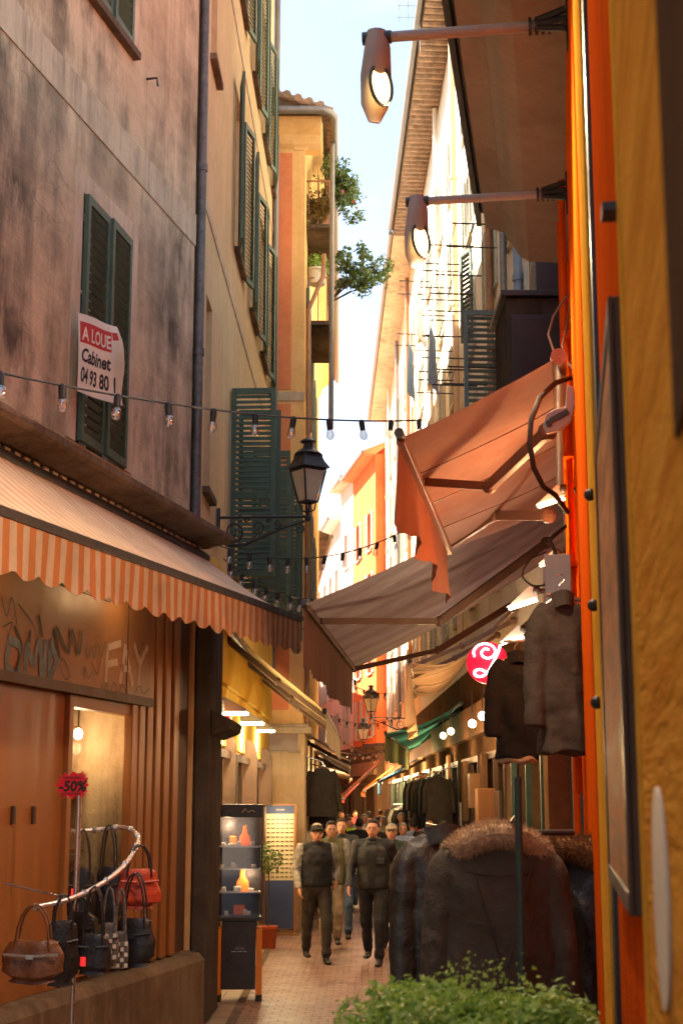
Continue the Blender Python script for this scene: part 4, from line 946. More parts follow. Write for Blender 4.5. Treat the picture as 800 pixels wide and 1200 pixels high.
# small wall lamps by the awnings
def trilamp(label, u, v, Y, s, m, ang=0, e=25, c=(1,.65,.35), tilt=-35):
    p = P(u, v, Y); t = root('wall_lamp', label, 'lamp', p, R(ang), 'small wall lamps beside the right awnings')
    h = MB(); h.prism([(-.5*s,-.25*s),(.45*s,.05*s),(.5*s,.28*s),(.2*s,.42*s)], 'y', -.16*s, .16*s); h.build('housing', M['lampgrey'], t, bevel=.004)
    k = MB(); k.tube([(.42*s,0,.25*s),(.85*s,0,.25*s)], .02, 8); k.ell((.42*s,-.1*s,.25*s), (.035,.035,.035)); k.build('bracket', M['black'], t)
    f = MB(); d = Vector((.95*s, 0, .3*s)).normalized(); n = Vector((d.z,0,-d.x)); a = Vector((-.46*s,0,-.255*s)); b_ = Vector((.4*s,0,.02*s))
    f.add([a+n*.012+Vector((0,-.13*s,0)), b_+n*.012+Vector((0,-.13*s,0)), b_+n*.012+Vector((0,.13*s,0)), a+n*.012+Vector((0,.13*s,0))], [(0,1,2,3)]); f.tube([a+n*.02+Vector((0,-.17*s,0)), b_+n*.02+Vector((0,-.17*s,0))], .045*s, 8)
    f.build('tube', m, t); light('lamp_glow', 'POINT', p + Vector((-.05,-.12,-.22)), e, c, .06)
trilamp('hot white wall lamp under the rose awning', 645, 583, 9.6, .2, M['tubey'], e=8, c=(1,.5,.22))
trilamp('second glowing wall lamp just above the pale junction box', 642, 655, 10.2, .14, M['tubey'], e=9, c=(1,.5,.22))
trilamp('pale hooded tube lamp right of the grey awning', 612, 702, 11.5, .25, M['tubew'], e=6, c=(1,.75,.5))
trilamp('lower hooded tube lamp just above the red sign', 600, 745, 13.0, .22, M['tubew'], e=8, c=(1,.75,.5))
jb = root('junction_box', 'pale electrical junction box hanging below the wall lamps', 'electrical box', P(666, 725, 8.6) , FR1.rz)
h = MB(); h.box(-.12,.12,-.02,.13,0,.36); h.build('box', M['lampgrey'], jb, bevel=.008)
cw = MB()
for k in range(3): cw.tube([(-.02+.04*k, .05, .36), (-.04+.05*k, .1, .47), (.02*k, .0, .55)], .009, 6)
cw.tube(smooth_pts([(0,.13,.2),(-.05,.2,.19),(.02,.26,.26),(.1,.22,.36),(.15,.12,.42)],5), .006, 6); cw.build('wire', M['black'], jb)
# heavy black cable loop and thin wires
cb = root('cable', 'thick black cable looping beside the rose awning', 'cable', P(668, 445, 8.7), 0)
o0 = Vector(cb.location); m1 = MB(); m1.tube([P(u, v, Y)-o0 for u, v, Y in ((668,443,8.7),(650,449,8.5),(632,466,8.3),(622,492,8.2),(620,520,8.2),(625,548,8.25),(636,570,8.3),(650,580,8.4),(664,600,8.6))], .016, 8); m1.build('sheath', M['black'], cb, smooth=True)
cb = root('cable', 'thin pale wire drooping down from the dark hood by the cornice', 'cable', P(672, 340, 9.3), 0)
o0 = Vector(cb.location); m1 = MB(); m1.tube([P(u, v, 9.2)-o0 for u, v in ((672,342),(660,352),(648,370),(642,392),(648,410),(660,422),(675,432),(684,448))], .008, 6); m1.tube([P(u, v, 9.2)-o0 for u, v in ((668,352),(664,380),(658,405),(664,425),(678,440))], .006, 6); m1.build('sheath', M['armm'], cb, smooth=True)
# grey vent hood box
vb = root('extractor_hood', 'dark weathered metal extractor box jutting out above the rose awning', 'extractor', P(592, 450, 13.2), 0)
q = vb.location; a_ = P(655, 345, 13.2) - q; h = MB(); h.box(.02, a_.x+.06, .0, 1.0, -.15, a_.z-.03); h.build('housing', stucco('weathered_metal', (.075,.06,.045), (.05,.04,.03), (.02,.018,.015), .8), vb, bevel=.01)
h = MB(); h.box(-.03, a_.x+.12, -.05, 1.05, a_.z-.028, a_.z+.03); h.box(.06,a_.x+.02,-.015,0,-.1,a_.z-.2); h.build('lid', M['black'], vb, bevel=.008)
h = MB(); h.box(a_.x-.2, a_.x+.22, .1, .6, a_.z+.03, a_.z+1.0); h.build('duct', M['black'], vb, bevel=.01)
# ================================================================== awnings right
def Wt(Y, z, n=.04): return FR1.w(S(Y), n, z)
awa = awning('shop_awning', 'rose coloured awning with rust valance and steep slope, nearest on the right', M['awn_a'], M['awn_av'], Wt(8.35,4.5,.1), Wt(12.6,4.5,.1), P(470,513,8.35), P(526,643,12.1), val=.42, sag=.03, armm=M['armm'], cass=.05, seam=4, vwave=.05, armp=[(P(498,565,9.5),P(573,570,9.3),P(641,506,8.6)),(P(528,639,12.0),P(582,604,11.6),P(642,604,10.6))])
hkk = root('wall_bracket', 'curved steel bracket plate holding the end of the rose awning', 'bracket', P(655, 500, 8.1), R(-10))
h = MB(); pts = [P(u, v, 8.1)-P(655,500,8.1) for u, v in ((664,452),(672,455),(674,475),(668,495),(655,505),(640,508),(636,500),(640,485),(650,480),(662,478))]; h.prism([(p_.x, p_.z) for p_ in pts], 'y', -.02, .02)
h.build('plate', M['lampgrey'], hkk, bevel=.006); h = MB(); p_ = P(643,497,8.1)-P(655,500,8.1); h.tube([(p_.x,-.04,p_.z),(p_.x,.03,p_.z)], .018, 8); p_ = P(655,488,8.1)-P(655,500,8.1); h.bar((p_.x-.05,-.03,p_.z-.03),(p_.x+.05,-.03,p_.z+.02), .012, .03); h.build('bolt', M['black'], hkk)
awb = awning('shop_awning', 'wide grey brown awning with dark brown valance reaching over the lane', M['awn_b'], M['awn_bv'], Wt(12.4,4.78), Wt(17.1,4.85), P(358,708,12.4), P(415,783,17.0), val=.5, sag=.1, armm=M['armb'], cass=.06, seam=0, armp=[(P(376,728,12.65),P(515,728,13.4),P(640,636,14.2)),(P(415,784,16.9),P(513,762,17.0),P(626,692,17.1))])
awc = awning('shop_awning', 'tan awning with sagging folds behind the grey brown one', M['awn_c'], M['awn_c'], (2.28,19.5,4.45), (2.15,26,4.45), P(480,776,19.5), P(486,815,25.7), val=.75, sag=.3, arms=(.03,.3,.62), armm=M['armm'], cass=.05, elbow=.05, seam=5, vwave=.08)
awt = awning('shop_awning', 'small teal awning with striped fringe in the middle distance', M['awn_t'], M['awn_tv'], (2.16,27,3.7), (2.06,34,3.6), P(452,859,26), P(480,879,34), val=.42, sag=.12, arms=(.05,.9), armm=M['greenD'], cass=.04)
awning('shop_awning', 'steep thin pink red awning far down the lane', M['awn_r'], M['awn_r'], (1.85,48,3.9), (1.8,54,3.9), P(397,934,48), P(404,936,54), val=.12, sag=.02, arms=(.1,), cass=.04)
awning('shop_awning', 'bright orange awning beneath the pink red one', M['awn_o'], M['awn_o'], (1.95,42,3.3), (1.9,47,3.3), P(424,925,42), P(428,927,47), val=.15, sag=.02, arms=(.1,), cass=.04)
awning('shop_awning', 'small blue awning far down the lane on the right', M['awn_bl'], M['awn_bl'], (2.0,36,3.1), (1.97,41,3.1), P(443,914,36), P(447,917,41), val=.3, sag=.04, arms=(.1,), cass=.04)
awning('shop_awning', 'pale awning far down the lane on the left side', M['awn_g'], M['awn_g'], (-1.3,50,3.2), (-1.2,44,3.2), P(408,912,50), P(412,905,44), val=.15, sag=.05, arms=(.1,), cass=.04)
# ================================================================== RIGHT FAR HOUSES
h2 = far_house(FR2, 'town_house', 'tall pale plaster house on the right with clay tile eaves and many pipes', 'cream', 17, 5, 7, 'paleshut', .62, tiles=True, z0w=5.2)
h3 = far_house(FR3, 'town_house', 'peach plaster house with a pale coved eave beyond the tall pale one', 'peach', 16.9, 5, 6, 'paleshut', .6, 'band', z0w=5)
h4 = far_house(FR4, 'town_house', 'red orange house where the lane bends left', 'redo', 15.6, 4, 2, 'paleshut', .45, 'l3o', z0w=4.5)
h5 = far_house(FR5, 'town_house', 'narrow pink house beyond the red orange one', 'pink', 15.8, 4, 1, 'paleshut', .45, 'band', z0w=4.5)
h6 = far_house(FR6, 'town_house', 'pale pink house with a deep beige eave at the bend of the lane', 'pink', 14.6, 4, 4, 'paleshut', .5, 'cream', z0w=4.5)
h7 = far_house(FR7, 'town_house', 'farthest cream house closing the view down the lane', 'peach', 13, 3, 8, 'greyshut', .5, 'band', z0w=4.5)
# goods and boards fixed on the shop fronts of the pale house
rn = random.Random(31)
for k in range(18):
    s_ = 3.0 + k*.95 + rn.uniform(-.2,.2); z_ = rn.uniform(.9,1.9); hh_ = rn.uniform(.4,1.1); g_ = MB(); g_.box(s_, s_+rn.uniform(.25,.6), .0+.003*k+.03, .08+rn.uniform(0,.22), z_, z_+hh_)
    g_.build('display_board', M[rn.choice(['woodd','wood','greenD','roomd','awn_g','lampgrey','lowdark','redo','fascia'])], h2, bevel=.01)
# pipes on h2, h3
for k, (Y, z0, rad, m) in enumerate(((18.2,4.9,.06,'bluepipe'),(19.6,4.9,.05,'grey'),(21.2,4.9,.055,'copper'),(26.5,4.9,.06,'peach'),(30.5,4.9,.05,'cream'))):
    t = MB(); x = (Y-17.36)/FR2.d.y; t.tube([(x,.09,z0),(x,.09,16.9 if k!=2 else 11.8)], rad, 10)
    for z in (6,8.5,11,13.5): 
        if not (k==2 and z>11): t.tube([(x,.09,z),(x,.09,z+.08)], rad*1.25, 10)
    if k == 2: t.lathe([(.06,11.8),(.1,11.95),(.12,12.2),(.12,12.3)], (x,.09,0), 12)
    t.build('downpipe', M[m], h2, smooth=True)
for k, Y in enumerate((41, 47, 53)):
    t = MB(); x = (Y-38.05)/FR3.d.y; t.tube([(x,.08,4.5),(x,.08,16.8)], .06, 8); t.build('downpipe', M[['copper','grey','cream'][k]], h3, smooth=True)
# drying racks / iron bars sticking out from h2
rn = random.Random(11)
for (u, v, Y) in ((500,288,24),(530,263,20),(492,318,26),(517,323,23),(508,345,24),(505,352,26),(500,376,25),(497,395,27),(520,434,23),(500,420,26),(540,431,21),(478,330,33),(475,392,34),(497,446,27)):
    p = FR2.loc(P(u, v, Y)); z = p.z; x = p.x; br = MB(); br.tube([(x,.0,z),(x,.75,z+.02)], .013, 5); br.tube([(x+.9,.0,z),(x+.9,.75,z+.02)], .013, 5); br.tube([(x,.7,z+.01),(x+.9,.7,z+.01)], .006, 4); br.tube([(x,.45,z+.01),(x+.9,.45,z+.01)], .006, 4); br.build('drying_rack', M['black'], h2)
def laundry(label, u, v, Y, w, h, m):
    p = P(u, v, Y); l = root('hanging_laundry', label, 'laundry', p, R(80)); mb = MB()
    mb.sheet(lambda a, b: (a*w, .04*math.sin(a*9+b*2)*b, -h*b*(1+.06*math.sin(a*7))), 14, 10, .006); mb.build('cloth', M[m], l, smooth=True)
laundry('pale blue sheet drying on a rack of the pale house', 503, 380, 24.5, .9, 1.0, 'c_blue'); laundry('white cloth drying above the blue sheet', 490, 345, 26.5, .8, .8, 'c_white'); laundry('dark blue cloth drying on the lowest rack of the pale house', 478, 400, 33, .9, 1.2, 'c_jean')
# open shutters standing off h2
for (Y, z0, hgt, w_, ang) in ((19.7, 6.7, 1.9, .62, 92), (24.0, 9.6, 1.6, .4, 22), (24.0, 6.2, 2.0, .5, 80)):
    shutter(h2, ((Y-17.36)/FR2.d.y, .03, z0), w_, hgt, R(ang), M['greyshut'], pitch=.08)
# TV antenna
an = root('tv_antenna', 'thin rooftop television antenna against the sky', 'antenna', P(492, 45, 27), 0); t = MB(); t.tube([(0,0,-.3),(0,0,1.1)], .012, 6)
for k, z in enumerate((.95,.7,.45)):
    t.tube([(-.45,0,z),(.35,.1,z+.05)], .007, 5)
    for q in range(5): t.tube([(-.4+.17*q,-.18,z+.01*q),(-.4+.17*q,.18,z+.01*q)], .005, 4)
t.build('mast', M['grey'], an)
# ================================================================== street lanterns
def lantern(name, label, mount, dx, sc=1.0, rz=0.0, group='iron wall lanterns'):
    r_ = root(name, label, 'street lamp', mount, rz, group); r_.scale = (sc,)*3
    b = MB(); b.box(-.02,.02,-.02,.02,-.3,.1); b.tube([(0,0,.0),(.95,0,.02)], .016, 8)
    def spiral(cx, cz, r0, turns, a0, dirn=1, th=.011, n=26):
        b.tube([(cx + r0*(1-.85*k/n)*math.cos(a0+dirn*turns*2*math.pi*k/n), 0, cz + r0*(1-.85*k/n)*math.sin(a0+dirn*turns*2*math.pi*k/n)) for k in range(n+1)], [th*(1-.4*k/n) for k in range(n+1)], 6)
    spiral(.16,-.15,.13,1.6,R(200)); spiral(.42,-.1,.075,1.4,R(240)); spiral(.62,-.065,.05,1.3,R(240)); spiral(.86,-.12,.055,1.3,R(90),-1); spiral(.3,-.03,.03,1.2,R(0)); spiral(.53,-.03,.025,1.2,R(0))
    b.tube([(0,0,-.2),(.1,0,-.3),(.28,0,-.29),(.48,0,-.2),(.7,0,-.1),(.92,0,-.03)], [.012,.018,.018,.015,.013,.012], 8); b.build('bracket', M['black'], r_)
    c = (.95,0,0); M45 = Matrix.Rotation(R(45-12), 3, 'Z')
    f = MB(); f.tube([(.95,0,-.03),(.95,0,.1)], .02, 8); f.ell((.95,0,.0), (.035,.035,.035))
    for q in range(4):
        a = R(45*1 + 90*q - 12 + 45); ca, sa = math.cos(a), math.sin(a)
        f.tube([(.95,0,.06),(.95+.07*ca,.07*sa,.09),(.95+.085*ca,.085*sa,.16)], .009, 6); f.tube([(.95+.105*ca,.105*sa,.17),(.95+.195*ca,.195*sa,.52)], .011, 6)
    for z, ra in ((.165,.105),(.52,.2)):
        f.lathe([(ra,z),(ra,z+.022),(ra*.9,z+.022),(ra*.9,z)], c, 4, 1, 1, Matrix.Rotation(R(78),3,'Z'))
    f.lathe([(.24,.54),(.225,.565),(.18,.62),(.16,.66),(.155,.7)], c, 4, 1, 1, Matrix.Rotation(R(78),3,'Z')); f.lathe([(.15,.70),(.13,.72),(.07,.76),(.05,.79),(.05,.82),(.085,.83),(.085,.845),(.05,.87),(.01,.88)], c, 12); f.build('frame', M['black'], r_)
    g_ = MB(); g_.lathe([(.095,.19),(.185,.51)], c, 4, 1, 1, Matrix.Rotation(R(78),3,'Z')); g_.build('lantern_glass', M['frost'], r_)
    return r_
Lm = F2.w((24-15.6)/10.05*L2L, .03, 4.92)
l1 = lantern('street_lantern', 'large iron lantern on a scrolled wall bracket left of the lane', Lm, 1, 1.0, R(2))
l2 = lantern('street_lantern', 'middle distance iron lantern on a bracket before the peach house', P(476, 842, 40), 1, 1.0, R(188))
l3 = lantern('street_lantern', 'small farther lantern below and left of the other distant one', P(459, 873, 50), 1, 1.0, R(185))
# ================================================================== string lights
_bulb = {}
def lights_string(label, a, b, n, sag, spacing=None, sc=1.0, offs=0.5):
    a = Vector(a); b = Vector(b); r_ = root('string_lights', label, 'string lights', a, 0, 'festoon lights strung across the lane')
    f = lambda t: (b-a)*t + Vector((0,0,-sag*4*t*(1-t)))
    m1 = MB(); m1.tube([f(k/40) for k in range(41)], .0075*sc, 5); m1.build('cable', M['black'], r_)
    for k in range(n):
        t = (k+offs)/n; p = f(t)
        if 's' not in _bulb:
            m2 = MB(); m2.lathe([(.012,0.01),(.02,0),(.024,-.02),(.021,-.075),(.026,-.08)], (0,0,0), 12); m3 = MB(); m3.lathe([(.018,-.075),(.03,-.1),(.033,-.125),(.026,-.15),(.008,-.162)], (0,0,0), 12)
            so_ = m2.build('bulb_socket', M['black'], r_, smooth=True); bo_ = m3.build('bulb', M['bulbg'], so_, smooth=True); _bulb['s'] = so_.data; _bulb['b'] = bo_.data
        else:
            so_ = bpy.data.objects.new('bulb_socket', _bulb['s']); COL.objects.link(so_); so_.parent = r_
            bo_ = bpy.data.objects.new('bulb', _bulb['b']); COL.objects.link(bo_); bo_.parent = so_
        so_.location = p; so_.scale = (sc,)*3; so_.rotation_euler = (R(random.uniform(-12,12)), R(random.uniform(-12,12)), 0)
lights_string('nearest string of clear bulbs crossing above the striped awning', P(-55,425,8.2), P(500,492,13.6), 11, .12, offs=.7, sc=1.05)
lights_string('second string of bulbs from the lantern bracket up to the rose awning', P(258,640,15.3), P(545,570,17.5), 14, .42, sc=1.0)
lights_string('short string of bulbs low beneath the lantern bracket', P(262,655,15.4), P(372,702,17), 8, .12, sc=.95)
lights_string('string of bulbs hanging under the grey brown awning', P(330,700,20), P(420,800,24), 8, .15)
lights_string('string of small bulbs sloping behind the brown valance', P(360,760,28), P(455,812,34), 10, .25)
lights_string('string of bulbs before the distant lanterns', P(372,830,34), P(470,838,40), 11, .3)
lights_string('low distant string of bulbs above the crowd', P(375,872,40), P(476,862,46), 12, .4)
lights_string('farthest string of bulbs at the bend', P(380,850,46), P(465,890,52), 10, .3)
# ================================================================== red L sign
p = P(571, 777, 16.2); sg = root('shop_sign', 'round red lit sign with a looping white neon letter L', 'sign', p, R(-6))
mb = MB(); mb.lathe([(.2,-.05),(.225,-.04),(.225,.04),(.2,.05)], (0,0,0), 40, 1, 1, Matrix.Rotation(R(90),3,'X')); mb.build('disc', M['redsign'], sg, smooth=True)
mb = MB(); 
pts = [(555,768),(556,762),(562,757),(572,755),(580,757),(583,763),(580,769),(573,772),(565,771),(563,766),(567,761),(573,762),(574,768)]
def sgp(l): return [((u-571)*.0093*1.0, -.062, -(v-777)*.0093) for u, v in l]
mb.tube(smooth_pts(sgp([(556,770),(555,764),(559,758),(567,755),(576,757),(580,763),(578,769),(572,772),(566,770),(564,765),(568,761),(573,762)])), .009, 8)
mb.tube(smooth_pts(sgp([(586,757),(583,766),(577,778),(571,788),(564,793),(557,792),(556,787),(562,785),(569,788),(574,793),(580,794)])), .0105, 8)
mb.build('neon_letter', M['neon'], sg, smooth=True); mb = MB(); mb.tube([(.22,.0,.05),(.6,.0,.1)], .014, 8); mb.build('bracket', M['black'], sg)
# ================================================================== garments
def coat(name, label, loc, rz, w, h, m, sleeve=.62, collar=None, depth=.26, flare=.1, group=None, sp=.0, hem=None, stand=None, hanger=False, vox=.011, vneck=False, pinch=0.0, belt=None):
    """hung garment seen from behind; origin = top centre of the shoulders"""
    r_ = root(name, label, 'coat', loc, rz, group); mb = MB(); n = 22; seg = 56; vs = []; seed = random.uniform(0, 9)
    for i in range(n+1):
        t = i/n; z = -h*t
        if t < .075: k = .45 + .55*math.sin(t/.075*math.pi/2)
        else: k = 1 - .06*math.sin((t-.12)*math.pi*1.2) + flare*(t-.12)
        zz = z
        dd = depth*(.55+.45*min(1, t/.2))*(1+.1*t)
        for q in range(seg):
            a = 2*math.pi*q/seg; fold = 1 + (.035+.075*t)*math.sin(a*5+seed)*.8 + .03*t*math.sin(a*11+seed*2)
            x = (w/2)*.80*k*math.copysign(abs(math.cos(a))**.8, math.cos(a)); y = dd/2*math.copysign(abs(math.sin(a))**.75, math.sin(a))*fold
            vs.append((x*(1+.02*math.sin(z*14+a*2+seed)), y + .012*math.sin(z*17+a*3+seed), zz + .012*t*math.sin(a*4+seed) - .12*h*0))
    fs_ = [(i*seg+q, i*seg+(q+1)%seg, (i+1)*seg+(q+1)%seg, (i+1)*seg+q) for i in range(n) for q in range(seg)] + [tuple(range(seg)), tuple(n*seg+q for q in range(seg))]
    mb.add(vs, fs_)
    for s in (-1, 1):
        P0 = Vector((s*w*.34, 0, -.075*h/.8)); L = sleeve
        pts = [P0 + Vector((-s*.05,0,.02)), P0 + Vector((s*.015,0,-.05)), P0 + Vector((s*.04, -.01, -L*.3)), P0 + Vector((s*.06, -.03, -L*.6)), P0 + Vector((s*.075, -.05, -L))]
        pts = smooth_pts(pts, 5); rr = [.08*(1-.3*k/len(pts)) * (1+.03*math.sin(k*.9+seed)) for k in range(len(pts))]
        mb.tube(pts, rr, 18)
    o_ = mb.build('coat_body', m, r_, remesh=vox); o_.modifiers['smooth'].iterations = 3
    tx = bpy.data.textures.get('wrinkle') or bpy.data.textures.new('wrinkle', 'CLOUDS'); tx.noise_scale = .13; tx.noise_depth = 3
    dm = o_.modifiers.new('wrinkle', 'DISPLACE'); dm.texture = tx; dm.strength = .028; dm.mid_level = .5; dm.texture_coords = 'LOCAL'
    sm = MB()   # stitched seams across the back, cuffs and hem band
    if belt:
      for sx_ in (-.2, .2): sm.tube([(w*sx_*(1-.1*q), -depth*.53-.004, -h*(.14+.05*q)) for q in range(10)], .004, 4)
      sm.tube([(w*.36*math.cos(a), -depth*.46*math.sin(a)-.01, -h*.15+.01*math.sin(a*3)) for a in [math.pi*k/14 for k in range(1, 14)]], .004, 4)
      sm.tube([(w*.4*math.cos(a)*.98, -depth*.52*math.sin(a), -h*belt+.006*math.sin(a*6)) for a in [math.pi*k/14 for k in range(1, 14)]], .008, 5); sm.build('back_belt', m, r_, smooth=True)
    if collar == 'fur':
        cb_ = MB(); ring = [(w*.3*math.cos(a), -.01+ .1*math.sin(a), .03-.075*math.cos(a)**2) for a in [2*math.pi*k/18 for k in range(19)]]
        cb_.tube(ring, .045, 10); rn_ = random.Random(2)
        for _ in range(13000):
            a = rn_.uniform(0, 2*math.pi); b_ = rn_.uniform(0, 2*math.pi); c_ = Vector((w*.3*math.cos(a), -.01+.1*math.sin(a), .03-.075*math.cos(a)**2))
            d_ = Vector((math.cos(a)*math.cos(b_), math.sin(a)*math.cos(b_), math.sin(b_))) + Vector((rn_.gauss(0,.35), rn_.gauss(0,.35), rn_.gauss(0,.35)-.2)); d_.normalize()
            p_ = c_ + d_*.045; e_ = p_ + d_*rn_.uniform(.01,.032); sd = d_.cross(Vector((rn_.gauss(0,1),rn_.gauss(0,1),rn_.gauss(0,1)))).normalized()*.0016
            cb_.add([p_-sd, p_+sd, e_], [(0,1,2)])
        cb_.build('fur_collar', M['fur'] if m.name != 'black_leather' else M['furd'], r_)
    elif collar == 'lapel':
        cb_ = MB(); cb_.sheet(lambda a, b: ((.5-a)*w*.46*(1-.2*b), -.055-.05*math.sin(a*math.pi)-.018*b, .035+.02*math.cos((a-.5)*3)-.085*b), 16, 5, .012); cb_.build('collar', m, r_, smooth=True)
    if hem:
        hb_ = MB(); hb_.tube([(w*.36*math.cos(a), depth*.5*math.sin(a), -h-.01+.01*math.sin(a*5)) for a in [2*math.pi*k/24 for k in range(25)]], .022, 8); hb_.build('hem_trim', M[hem], r_, smooth=True)
    if hanger:
        hg = MB(); hg.tube([(-w*.26,0,-.015),(0,0,.045),(w*.26,0,-.015)], .009, 6); hg.tube(smooth_pts([(0,0,.045),(0,0,.09),(.02,0,.11),(.035,0,.13),(.015,0,.155),(-.015,0,.145)],3), .004, 6); hg.build('hanger', M['steel'], r_)
    return r_
coat('shearling_coat', 'large brown suede coat with shaggy fur collar seen from behind in the foreground', P(581, 985, 6.5), R(4), .60, .86, M['suede'], .66, 'fur', .26, belt=.38, flare=.1, vox=.009)
coat('leather_coat', 'long dark brown leather coat left of the fur collared one', P(512, 978, 7.6), R(30), .5, 1.15, M['suede2'], .62, 'lapel', .26, flare=.12, vox=.011)
coat('leather_jacket', 'black leather jacket with fur collar squeezed against the right wall', P(676, 1000, 6.9), R(-35), .46, .95, M['leather'], .62, 'fur', .26, vox=.011)
coat('hanging_coat', 'black wool jacket with pale hem hanging under the red sign', P(603, 772, 10.9), R(8), .35, .72, M['wool'], .5, 'lapel', .2, hem='c_beige', hanger=True)
coat('hanging_coat', 'long brown wool coat hanging high beside the orange wall', P(655, 705, 8.3), R(10), .3, .84, M['khaki'], .62, 'lapel', .22, hanger=True)
coat('hanging_coat', 'narrow black coat hanging between the brown coat and the wall', P(677, 735, 8.9), R(-12), .24, .72, M['wool'], .55, None, .2, hanger=True)
# garment rack in the foreground
rk = root('garment_rack', 'dark upright clothes rack post standing before the fur collared coat', 'clothes rack', (P(608,1000,6.2).x, 6.2, 0)); m1 = MB(); m1.tube([(0,0,0),(0,0,2.05)], .016, 10); m1.build('post', M['greenD'], rk, smooth=True)
m1 = MB(); m1.tube([(-.2,.42,1.82),(.3,.5,1.82)], .013, 8); m1.tube([(0,0,1.9),(0,.42,1.84)], .012, 8); m1.build('rail', M['blackm'], rk, smooth=True)
m1 = MB(); m1.tube([(-.3,.1,.02),(.3,.1,.02)], .02, 8); m1.tube([(0,-.15,.02),(0,.5,.02)], .02, 8); m1.build('foot', M['blackm'], rk, smooth=True)
hr = root('hanging_rail', 'steel rail carrying the high hanging coats on the right', 'clothes rail', Wt(10.9, 3.12, 0)); o0 = hr.location
m1 = MB(); m1.tube([(0,0,0), P(590,752,10.9)-o0], .012, 8); m1.tube([Wt(8.3,3.06,0)-o0, P(640,697,8.3)-o0], .012, 8); m1.build('rail', M['steel'], hr)
# ================================================================== handbag rack
rk = root('handbag_stand', 'steel stand with a curved rail of handbags before the left shop window', 'display stand', (P(86,1150,9.2).x, 9.2, 0)); o0 = rk.location.copy()
m1 = MB(); zt_ = P(86,925,9.2).z; m1.tube([(0,0,.0),(0,0,zt_)], .017, 10); m1.build('post', M['steel'], rk, smooth=True)
m1 = MB(); rp_ = smooth_pts([P(u,v,Y)-o0 for u,v,Y in ((86,975,9.65),(118,972,9.7),(146,970,9.65),(160,978,9.5),(160,992,9.3),(142,1018,9.0),(112,1040,8.8),(78,1055,8.62),(42,1063,8.5))], 5)
m1.tube(rp_, .015, 10); m1.build('rail', paint('chrome_rail', (.72,.66,.62), .25, .1, 8, metal=.7), rk, smooth=True)
m1 = MB(); m1.tube([rp_[0], Vector((0,0,rp_[0].z-.02))], .012, 8); m1.build('rail_brace', M['steel'], rk); m1 = MB(); m1.tube([P(84,1053,8.7)-o0, Vector((0,0,P(84,1053,8.9).z))], .012, 8); m1.tube([P(5,1035,8.9)-o0, P(84,1053,8.8)-o0], .006, 6)
m1.build('rail_brace', M['steel'], rk)
for k in range(0, len(rp_), 4): m1 = MB(); m1.tube([rp_[k]+Vector((-.012,0,0)), rp_[k]+Vector((.012,0,.0))], .021, 8); m1.build('rail_clip', M['steel'], rk)
m1 = MB(); m1.tube([(-.28,-.1,.02),(.28,.1,.02)], .015, 8); m1.tube([(-.1,.28,.02),(.1,-.28,.02)], .015, 8); m1.build('foot', M['steel'], rk)
sgn_ = root('price_sign', 'red starburst price card on top of the handbag stand', 'price sign', P(86, 920, 9.18), R(-8)); m1 = MB(); poly = []
rn = random.Random(4)
for q in range(32):
    a = 2*math.pi*q/32; k = (1.0 if q % 2 == 0 else .74)*rn.uniform(.92,1.08); c_, s_ = math.cos(a), math.sin(a); poly.append((.105*k*math.copysign(abs(c_)**.6, c_), .08*k*math.copysign(abs(s_)**.6, s_)))
m1.prism(poly, 'y', -.004, .004); co_ = m1.build('card', paint('red_card', (.75,.01,.04), .5, .08, bs=0), sgn_)
vs, fs = text_mesh('-50%', .085, .1, .003); xm = max(v.x for v in vs)/2; m1 = MB(); m1.add([(v.x-xm, -.006, v.y-.035) for v in vs], fs); m1.build('lettering', M['ink'], co_)
m1 = MB()
for z in (.045, -.05): m1.tube([(-.06+.01*q, -.006, z+.006*(-1)**q) for q in range(12)], .003, 4)
m1.build('scribble', M['ink'], co_)
BG = [('handbag', 'glossy brown handbag with braided handle at the left end of the rail', 40, 1096, 8.45, .36, .27, 'bagbrown', .15, -5),
 ('handbag', 'dark slim bag hanging just right of the brown handbag', 74, 1072, 8.6, .2, .42, 'bagblack', .1, 20),
 ('handbag', 'round black bag with silver disc hanging lowest on the rail', 110, 1088, 8.75, .26, .26, 'bagblack', .22, 0),
 ('handbag', 'checked grey and pink purse in the middle of the rail', 128, 1075, 8.9, .15, .3, 'baggrey', .16, 10),
 ('handbag', 'open bright red tote bag at the right end of the rail', 163, 1012, 9.25, .33, .28, 'bagred', .1, 18),
 ('handbag', 'large slouchy black bag hanging below the red tote', 158, 1070, 9.1, .32, .33, 'bagblack', .22, -10),
 ('handbag', 'grey patterned purse on the right, just left of the slouchy black bag', 141, 1085, 9.0, .13, .25, 'baggrey', .2, 15),
 ('handbag', 'black bag with red label hanging from the back rail on long straps', 97, 1012, 9.6, .22, .4, 'bagblack', .2, 5),
 ('handbag', 'second black bag on the back rail beside the shop window frame', 128, 1010, 9.7, .22, .42, 'bagblack', .22, -8),
 ('handbag', 'dark hanging bag behind the round black one', 96, 1062, 8.9, .24, .36, 'bagblack', .06, -15)]
